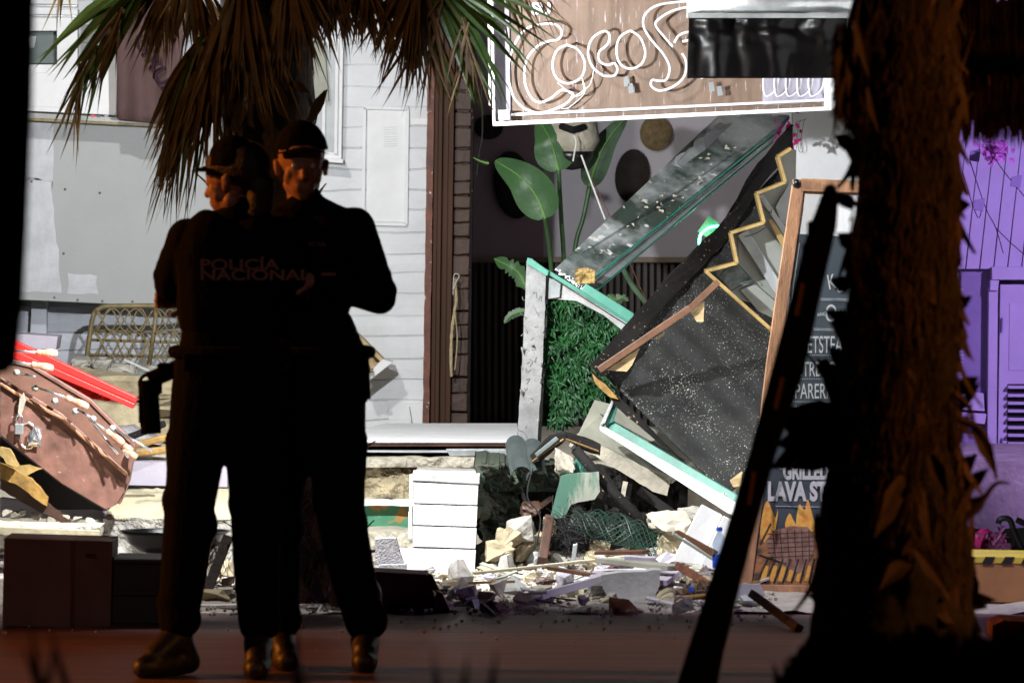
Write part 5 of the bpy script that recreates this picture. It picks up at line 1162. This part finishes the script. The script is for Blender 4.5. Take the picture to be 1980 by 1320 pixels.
# ------------------------------------------------------------------ near dark things
b = thing('folded_parasol', 'near black folded parasol hanging at the left edge, out of focus', 'parasol', Vector((-.95, 10, 0)))
bm = bmesh.new(); rr = [(-200,-12),(0,0),(200,-4),(450,-14),(600,-22),(700,-33),(722,-50)]
sec = []
for y, off in rr:
    c = P(-60, y, 10); rx = (P(62+off, y, 10)-c).x
    sec.append([bm.verts.new(c+Vector((math.cos(a)*rx*(1+.05*math.sin(a*6)), math.sin(a)*rx*(1+.05*math.sin(a*6)), 0))) for a in [k*2*math.pi/30 for k in range(30)]])
for A_, B_ in zip(sec, sec[1:]):
    for k in range(30): bm.faces.new((A_[k], A_[(k+1) % 30], B_[(k+1) % 30], B_[k]))
bm.faces.new(sec[-1])
put('canopy', bm, 'uniform', b, smooth=True)
put('pole', tube_bm([P(-60,-200,10), Vector((P(-60,0,10).x, 10, 0))], .025, seg=12), 'dark', b)
b = thing('leaning_post', 'long dark post with orange slots leaning in front of the menu board', 'post', P(1340, 1330, 14))
DL = 14.5
pg('post_body', [(1596,362),(1606,353),(1617,360),(1622,385),(1618,440),(1590,560),(1555,720),(1500,880),(1450,1060),(1400,1260),(1370,1420),(1280,1420),(1330,1260),(1395,1060),(1450,880),(1500,690),(1535,560),(1560,460)], DL, .06, 'uniform_vest', b, bevel=.008)
pg('knob', [(1562,430),(1572,425),(1575,470),(1560,492),(1552,488),(1552,472),(1562,468)], DL+.01, .04, 'dark', b)
for a, q in (((1552,548),(1540,610)), ((1513,730),(1499,790)), ((1458,912),(1448,975)), ((1600-95,1130-100),(1500,1050))): beam('slot', (*a, DL-.002), (*q, DL-.002), .0095, .003, 'reflect_slot', b, bevel=0)
sh = thing('low_shrub', 'dark out of focus spiky shrub filling the bottom right corner', 'shrub', Vector((.9, 12, 0)))
bm = bmesh.new()
for i in range(900):
    x = random.uniform(1520,2080); top = 1235+max(0, (1660-x))*.35+random.gauss(0,22); a = P(x+random.uniform(-30,30), 1420+random.uniform(-60,60), 12+random.uniform(-.3,.3)); q = P(x+random.uniform(-30,30), top+random.uniform(0,60), 12+random.uniform(-.3,.3)); blade_bm(bm, a, q, .03, .02, 4)
for i in range(900):
    x = random.uniform(1560,2090); y = random.uniform(1265,1450); a = P(x, y, 12+random.uniform(-.35,.35)); blade_bm(bm, a, a+Vector((random.uniform(-.06,.06), random.uniform(-.05,.05), random.uniform(-.01,.07))), .05, .1, 3)
put('foliage', bm, 'uniform', sh)
bm = bmesh.new()
for i in range(60):
    x = 1540+i*9; tube_bm([P(x, 1440, 12), Vector((P(x,1440,12).x, 12+random.uniform(-.2,.2), 0))], .01, bm, 5)
put('stem', bm, 'dark', sh)
for nm, stems in (('left', ((60,1200,85,1330),(110,1230,70,1340),(40,1240,120,1340),(95,1210,160,1340))), ('centre', ((572,1190,576,1340),(565,1230,600,1340))), ('right', ((835,1250,860,1340),(905,1262,880,1340),(960,1255,940,1340)))):
    bm = bmesh.new()
    for x, y, x2, y2 in stems: blade_bm(bm, P(x2, y2+90, 9), P(x, y, 9), .016, .0, 5)
    put('grass_tuft', bm, 'dark', None, 'blurred dark grass tuft at the bottom %s' % {'left': 'left corner', 'centre': 'between the officers boots', 'right': 'right of the officers boots'}[nm], 'grass tuft')
# ------------------------------------------------------------------ the two officers
def hand(bm, wrist, direction, palmn, curl=.5, s=1.0, thumb=1):
    d = Vector(direction).normalized(); n = Vector(palmn).normalized(); sd = d.cross(n).normalized()
    w0 = Vector(wrist); pe = w0+d*.085*s
    cap_bm(bm, w0, .026*s, w0+d*.03*s, .028*s)
    for k, (off, L_) in enumerate(((-.03,.072),(-.01,.08),(.01,.075),(.029,.058))):
        kn = w0+d*.082*s+sd*off*s; cap_bm(bm, w0+d*.02*s+sd*off*.6*s, .013*s, kn, .0115*s)
        a = curl*.7; p1 = kn+(d*math.cos(a)+n*math.sin(a))*L_*.45*s; a2 = curl*1.6; p2 = p1+(d*math.cos(a2)+n*math.sin(a2))*L_*.3*s; a3 = curl*2.3; p3 = p2+(d*math.cos(a3)+n*math.sin(a3))*L_*.24*s
        cap_bm(bm, kn, .0105*s, p1, .0095*s); cap_bm(bm, p1, .0095*s, p2, .0088*s); cap_bm(bm, p2, .0088*s, p3, .0078*s)
    t0 = w0+d*.02*s-sd*.026*s*thumb; t1 = t0+(d*.6-sd*.7*thumb+n*.3).normalized()*.038*s; t2 = t1+(d*.85-sd*.2*thumb+n*.4).normalized()*.03*s
    cap_bm(bm, t0, .014*s, t1, .012*s); cap_bm(bm, t1, .0115*s, t2, .0095*s)
def head_parts(bm, c, f, s=1.0):
    """c centre of skull, f facing direction"""
    f = Vector(f).normalized(); sd = f.cross(Vector((0,0,1))).normalized(); u = sd.cross(f).normalized()
    V = lambda a, b_, z: c+(f*a+sd*b_+u*z)*s
    cap_bm(bm, V(-.035,0,.035), .077*s, V(.02,0,.03), .074*s)            # skull
    cap_bm(bm, V(.03,0,.0), .062*s, V(.045,0,-.06), .045*s)              # face
    cap_bm(bm, V(.055,0,-.085), .026*s, V(.0,.035,-.06), .028*s); cap_bm(bm, V(.055,0,-.085), .026*s, V(.0,-.035,-.06), .028*s)  # jaw
    cap_bm(bm, V(.07,-.03,.022), .016*s, V(.07,.03,.022), .016*s)        # brow
    cap_bm(bm, V(.085,0,.005), .009*s, V(.102,0,-.03), .0125*s)          # nose
    cap_bm(bm, V(.08,-.014,-.036), .011*s, V(.08,.014,-.036), .011*s)
    cap_bm(bm, V(.082,-.018,-.06), .0075*s, V(.082,.018,-.06), .0075*s); cap_bm(bm, V(.08,-.015,-.069), .008*s, V(.08,.015,-.069), .008*s)
    for k in (-1, 1):
        cap_bm(bm, V(.055,.04*k,-.02), .022*s, V(.04,.045*k,-.04), .02*s)      # cheeks
        cap_bm(bm, V(-.01,.083*k,.012), .012*s, V(-.005,.08*k,-.025), .009*s); cap_bm(bm, V(-.02,.088*k,.018), .007*s, V(-.018,.086*k,-.01), .007*s)
    return V
def rings(name, bm, m, parent): return put(name, remeshed(bm, .008, 4), m, parent)

def boot(bm, ankle, toe, heel_back=.07):
    a = Vector(ankle); t = Vector(toe); d = (t-a); d.z = 0; d.normalize(); z0 = .035
    heel = Vector((a.x, a.y, z0+.01))-d*heel_back*.6; tp = Vector((t.x, t.y, z0))
    cap_bm(bm, a+Vector((0,0,.16)), .058, a+Vector((0,0,.02)), .05); cap_bm(bm, a, .05, heel, .042)
    cap_bm(bm, heel, .042, tp-d*.07, .046); cap_bm(bm, tp-d*.07, .046, tp-d*.035, .038); cap_bm(bm, a+d*.02, .05, tp-d*.08+Vector((0,0,.03)), .04)
def officer(o, J):
    d0 = J['d']; Q = lambda k: P(J[k][0], J[k][1], d0+(J[k][2] if len(J[k]) > 2 else 0))
    bm = bmesh.new(); V = head_parts(bm, Q('head'), J['face'])
    cap_bm(bm, Q('head')+Vector((0,.01,-.07)), .052, Q('neck'), .06)
    sh = (Q('shl'), Q('shr')); ch = Q('chest'); be = Q('belly'); pe = Q('pelvis')
    cap_bm(bm, Q('neck'), .06, sh[0]+Vector((.04,0,-.02)), .055); cap_bm(bm, Q('neck'), .06, sh[1]+Vector((-.04,0,-.02)), .055)
    for k in (-1, 1): cap_bm(bm, ch+Vector((.05*k,0,0)), .1, be+Vector((.025*k,0,0)), .08); cap_bm(bm, be+Vector((.025*k,0,0)), .08, pe+Vector((.06*k,0,0)), .1)
    for s_, a_, w_ in (('shl','ell','wrl'), ('shr','elr','wrr')):
        cap_bm(bm, Q(s_), .052, Q(a_), .04); cap_bm(bm, Q(a_), .04, Q(w_), .027)
    for h_, k_, a_ in (('hil','knl','anl'), ('hir','knr','anr')):
        cap_bm(bm, Q(h_), .088, Q(k_), .058); cap_bm(bm, Q(k_), .058, Q(a_), .04)
    for w_, dd in (('wrl','hdl'), ('wrr','hdr')): hand(bm, Q(w_), J[dd][0], J[dd][1], J[dd][2], 1.0, J[dd][3])
    for a_, t_ in (('anl','tol'), ('anr','tor')): cap_bm(bm, Q(a_), .036, Q(a_).lerp(Q(t_), .5)+Vector((0,0,.01)), .022)
    body = put('body', remeshed(bm, .0058, 2), 'skin', o)
    for k in (-1, 1): put('eye', lathe_bm([(.001,-.011),(.008,-.008),(.011,0),(.008,.008),(.001,.011)], V(.078,.031*k,.006), (0,0,1), 12), 'eye', o, smooth=True)
    # shirt with sleeves
    bm = bmesh.new(); nk = Q('neck')
    cap_bm(bm, nk+Vector((0,0,-.01)), .07, sh[0]+Vector((.02,0,-.015)), .068); cap_bm(bm, nk+Vector((0,0,-.01)), .07, sh[1]+Vector((-.02,0,-.015)), .068)
    cap_bm(bm, nk+Vector((0,0,.03)), .058, nk, .066)
    for k in (-1, 1):
        bo, br = J.get('bw', (.055, .105)); cap_bm(bm, ch+Vector((.085*k*br/.105,0,.04)), .12, be+Vector((bo*k,0,0)), br); cap_bm(bm, be+Vector((bo*k,0,0)), br, pe+Vector((.065*k,0,.03)), .11)
    cap_bm(bm, sh[0], .07, sh[1], .07)
    sl = J.get('sleeve', (1, 1))
    for (s_, a_, w_), lng in zip((('shl','ell','wrl'), ('shr','elr','wrr')), sl):
        e = Q(a_); cap_bm(bm, Q(s_), .07, Q(s_).lerp(e, .5)+Vector((0,0,0)), .066); cap_bm(bm, Q(s_).lerp(e, .5), .066, e, .056)
        for q in range(3): r = .45+q*.2; p = Q(s_).lerp(e, r); cap_bm(bm, p+Vector((-.03,0,.01)), .04, p+Vector((.03,0,-.01)), .042)
        if lng: cap_bm(bm, e, .056, e.lerp(Q(w_), .93), .042)
    put('shirt', remeshed(bm, .009, 3), 'uniform', o)
    # vest
    bm = bmesh.new()
    for k in (-1, 1): cap_bm(bm, ch+Vector((J.get('vw',.06)*1.2*k,0,.07)), .125, be+Vector((J.get('vw',.06)*k,0,.02)), J.get('vw',.06)*2)
    for k in (-1, 1): cap_bm(bm, ch+Vector((.1*k,-.02,.08)), .07, ch+Vector((.09*k,-.01,.15)), .05)
    vest = put('vest', remeshed(bm, .01, 3), 'uniform_vest', o)
    # trousers
    bm = bmesh.new()
    for k in (-1, 1): cap_bm(bm, be+Vector((.05*k,0,-.03)), .105, pe+Vector((.07*k,0,0)), .12)
    for h_, k_, a_ in (('hil','knl','anl'), ('hir','knr','anr')):
        H_, K_, A_ = Q(h_), Q(k_), Q(a_)
        cap_bm(bm, H_, .112, K_, .085); cap_bm(bm, K_, .085, K_.lerp(A_, .45), .08); cap_bm(bm, K_.lerp(A_, .45), .08, A_+Vector((0,0,.06)), .068)
        cap_bm(bm, K_+Vector((-.02,0,.03)), .075, K_+Vector((.02,0,-.05)), .078)
        cap_bm(bm, A_+Vector((-.01,0,.12)), .066, A_+Vector((.01,-.01,.07)), .07)
        p = H_.lerp(K_, .55); 
        sgn = -1 if h_ == 'hil' else 1; cap_bm(bm, p+Vector((.06*sgn,0,.05)), .045, p+Vector((.055*sgn,0,-.07)), .045)
    put('trousers', remeshed(bm, .009, 3), 'uniform', o)
    for a_, t_ in (('anl','tol'), ('anr','tor')):
        bm = bmesh.new(); boot(bm, Q(a_), Q(t_)); put('boot', remeshed(bm, .008, 2), 'boot_leather', o)
    # belt and gear
    bl = put('belt', tube_bm([pe+Vector((.185*math.cos(a), .125*math.sin(a), .06)) for a in [k*2*math.pi/28 for k in range(28)]], .022, closed=True, seg=8), 'uniform_vest', o)
    for x, y, dd, w_, h_ in J['gear']: put('pouch', box_bm(P(x, y, d0+dd), (w_, .05, h_)), 'uniform_vest', bl, bevel=.008)
    return V, vest, bl
def cap_hat(o, V, back=False):
    bm = bmesh.new()
    c = V(-.012,0,.05); cap_bm(bm, c, .093, V(-.005,0,.075), .082)
    m_ = remeshed(bm, .006, 3)
    t = bmesh.new(); t.from_mesh(m_); lo = V(0,0,.058); up = (V(0,0,1)-V(0,0,0)).normalized()
    bmesh.ops.bisect_plane(t, geom=t.verts[:]+t.edges[:]+t.faces[:], plane_co=lo, plane_no=-up, clear_outer=True)
    crown = put('cap', t, 'uniform', o, smooth=True)
    t = bmesh.new(); rows = []
    for j in range(6):
        row = []
        for i in range(17):
            a = (i/16-.5)*2.4; r = .088+.06*(j/5)*math.cos(a*.62)
            row.append(t.verts.new(V(r*math.cos(a)-.005, r*math.sin(a)*.86, .068-.012*(j/5)-.02*abs(math.sin(a))**2)))
        rows.append(row)
    for j in range(5):
        for i in range(16): t.faces.new((rows[j][i], rows[j][i+1], rows[j+1][i+1], rows[j+1][i]))
    bmesh.ops.solidify(t, geom=t.faces[:], thickness=.003); put('visor', t, 'uniform', crown, smooth=True)

OR = thing('person', 'police officer in a peaked cap facing the street, elbow bent outwards', 'person', P(620, 1300, 19.1))
V, vest, bl = officer(OR, dict(d=19.1, head=(583,322), face=(.12,-1,-.05), neck=(590,402), shl=(510,455), shr=(686,440), chest=(600,510), belly=(597,620), pelvis=(608,715),
    ell=(500,580,.02), elr=(735,576,.02), wrl=(530,570,-.12), wrr=(606,545,-.15), hdl=((1,-.3,.2),(0,1,.2),.9,1), hdr=((-1,-.1,.25),(0,.6,-.8),.9,-1),
    hil=(560,740), hir=(644,745), knl=(535,990,.02), knr=(657,985,-.02), anl=(540,1235,.05), anr=(706,1238), tol=(560,1290,-.13), tor=(703,1298,-.18), sleeve=(1,1), vw=.045, bw=(.03,.092),
    gear=[(697,715,-.04,.05,.08),(697,750,-.04,.045,.1)]))
cap_hat(OR, V)
put('baton_ring', tube_bm([P(706+9*math.cos(a), 684+11*math.sin(a), 19.04) for a in [k*.42 for k in range(15)]], .005, closed=True, seg=8), 'uniform_vest', bl)
put('holstered_torch', tube_bm([P(698,684,19.0), P(702,772,19.0)], .026, seg=12), 'uniform_vest', bl)
put('chest_tag', text_bm('POLICIA', .014, face_mtx(P(562,476,18.95)), .001, 1.6), 'reflect_text', vest)
put('chest_badge', box_bm(P(635,530,18.93), (.05,.004,.01)), 'reflect_text', vest)

OL = thing('person', 'police officer seen from behind with lettered vest and turned head', 'person', P(420, 1310, 18.85))
V, vest, bl = officer(OL, dict(d=18.85, head=(452,352), face=(-.92,.42,-.12), neck=(458,425), shl=(362,462), shr=(545,458), chest=(452,520), belly=(446,620), pelvis=(444,715),
    ell=(330,552,.04), elr=(556,580,.12), wrl=(420,590,.22), wrr=(372,574,.13), hdl=((1,.1,.15),(0,-1,0),.7,1), hdr=((-1,-.12,0),(0,-1,0),.8,1),
    hil=(396,745), hir=(490,745), knl=(366,985), knr=(494,990), anl=(345,1235), anr=(500,1240), tol=(262,1290,-.12), tor=(494,1300,-.2), sleeve=(1,1),
    gear=[(300,745,.02,.045,.06),(322,716,.02,.06,.05),(286,790,.02,.06,.1),(375,700,-.13,.07,.06)]))
# close fitting beret style cap and tied hair
bm = bmesh.new(); cap_bm(bm, V(-.05,0,.045), .085, V(.01,0,.05), .083); cap_bm(bm, V(-.1,0,-.03), .05, V(-.08,0,-.1), .045); put('hair', remeshed(bm, .007, 3), 'hair', OL)
cap_hat(OL, V)
put('back_lettering', text_bm('POLICÍA', .034, face_mtx(P(386,521,18.70)), .001, 1.45, bold=.001), 'reflect_text', vest)
put('back_lettering', text_bm('NACIONAL', .034, face_mtx(P(386,541,18.70)), .001, 1.45, bold=.001), 'reflect_text', vest)
put('radio_ring', tube_bm([P(290+20*math.cos(a), 740+17*math.sin(a), 18.87) for a in [k*.42 for k in range(15)]], .006, closed=True, seg=8), 'uniform_vest', bl)
put('holstered_torch', tube_bm([P(286,735,18.87), P(292,838,18.87)], .034, seg=12), 'uniform_vest', bl)
put('keeper_strap', tube_bm([P(288,735,18.87), P(352,708,18.87)], .028, seg=8), 'uniform_vest', bl)
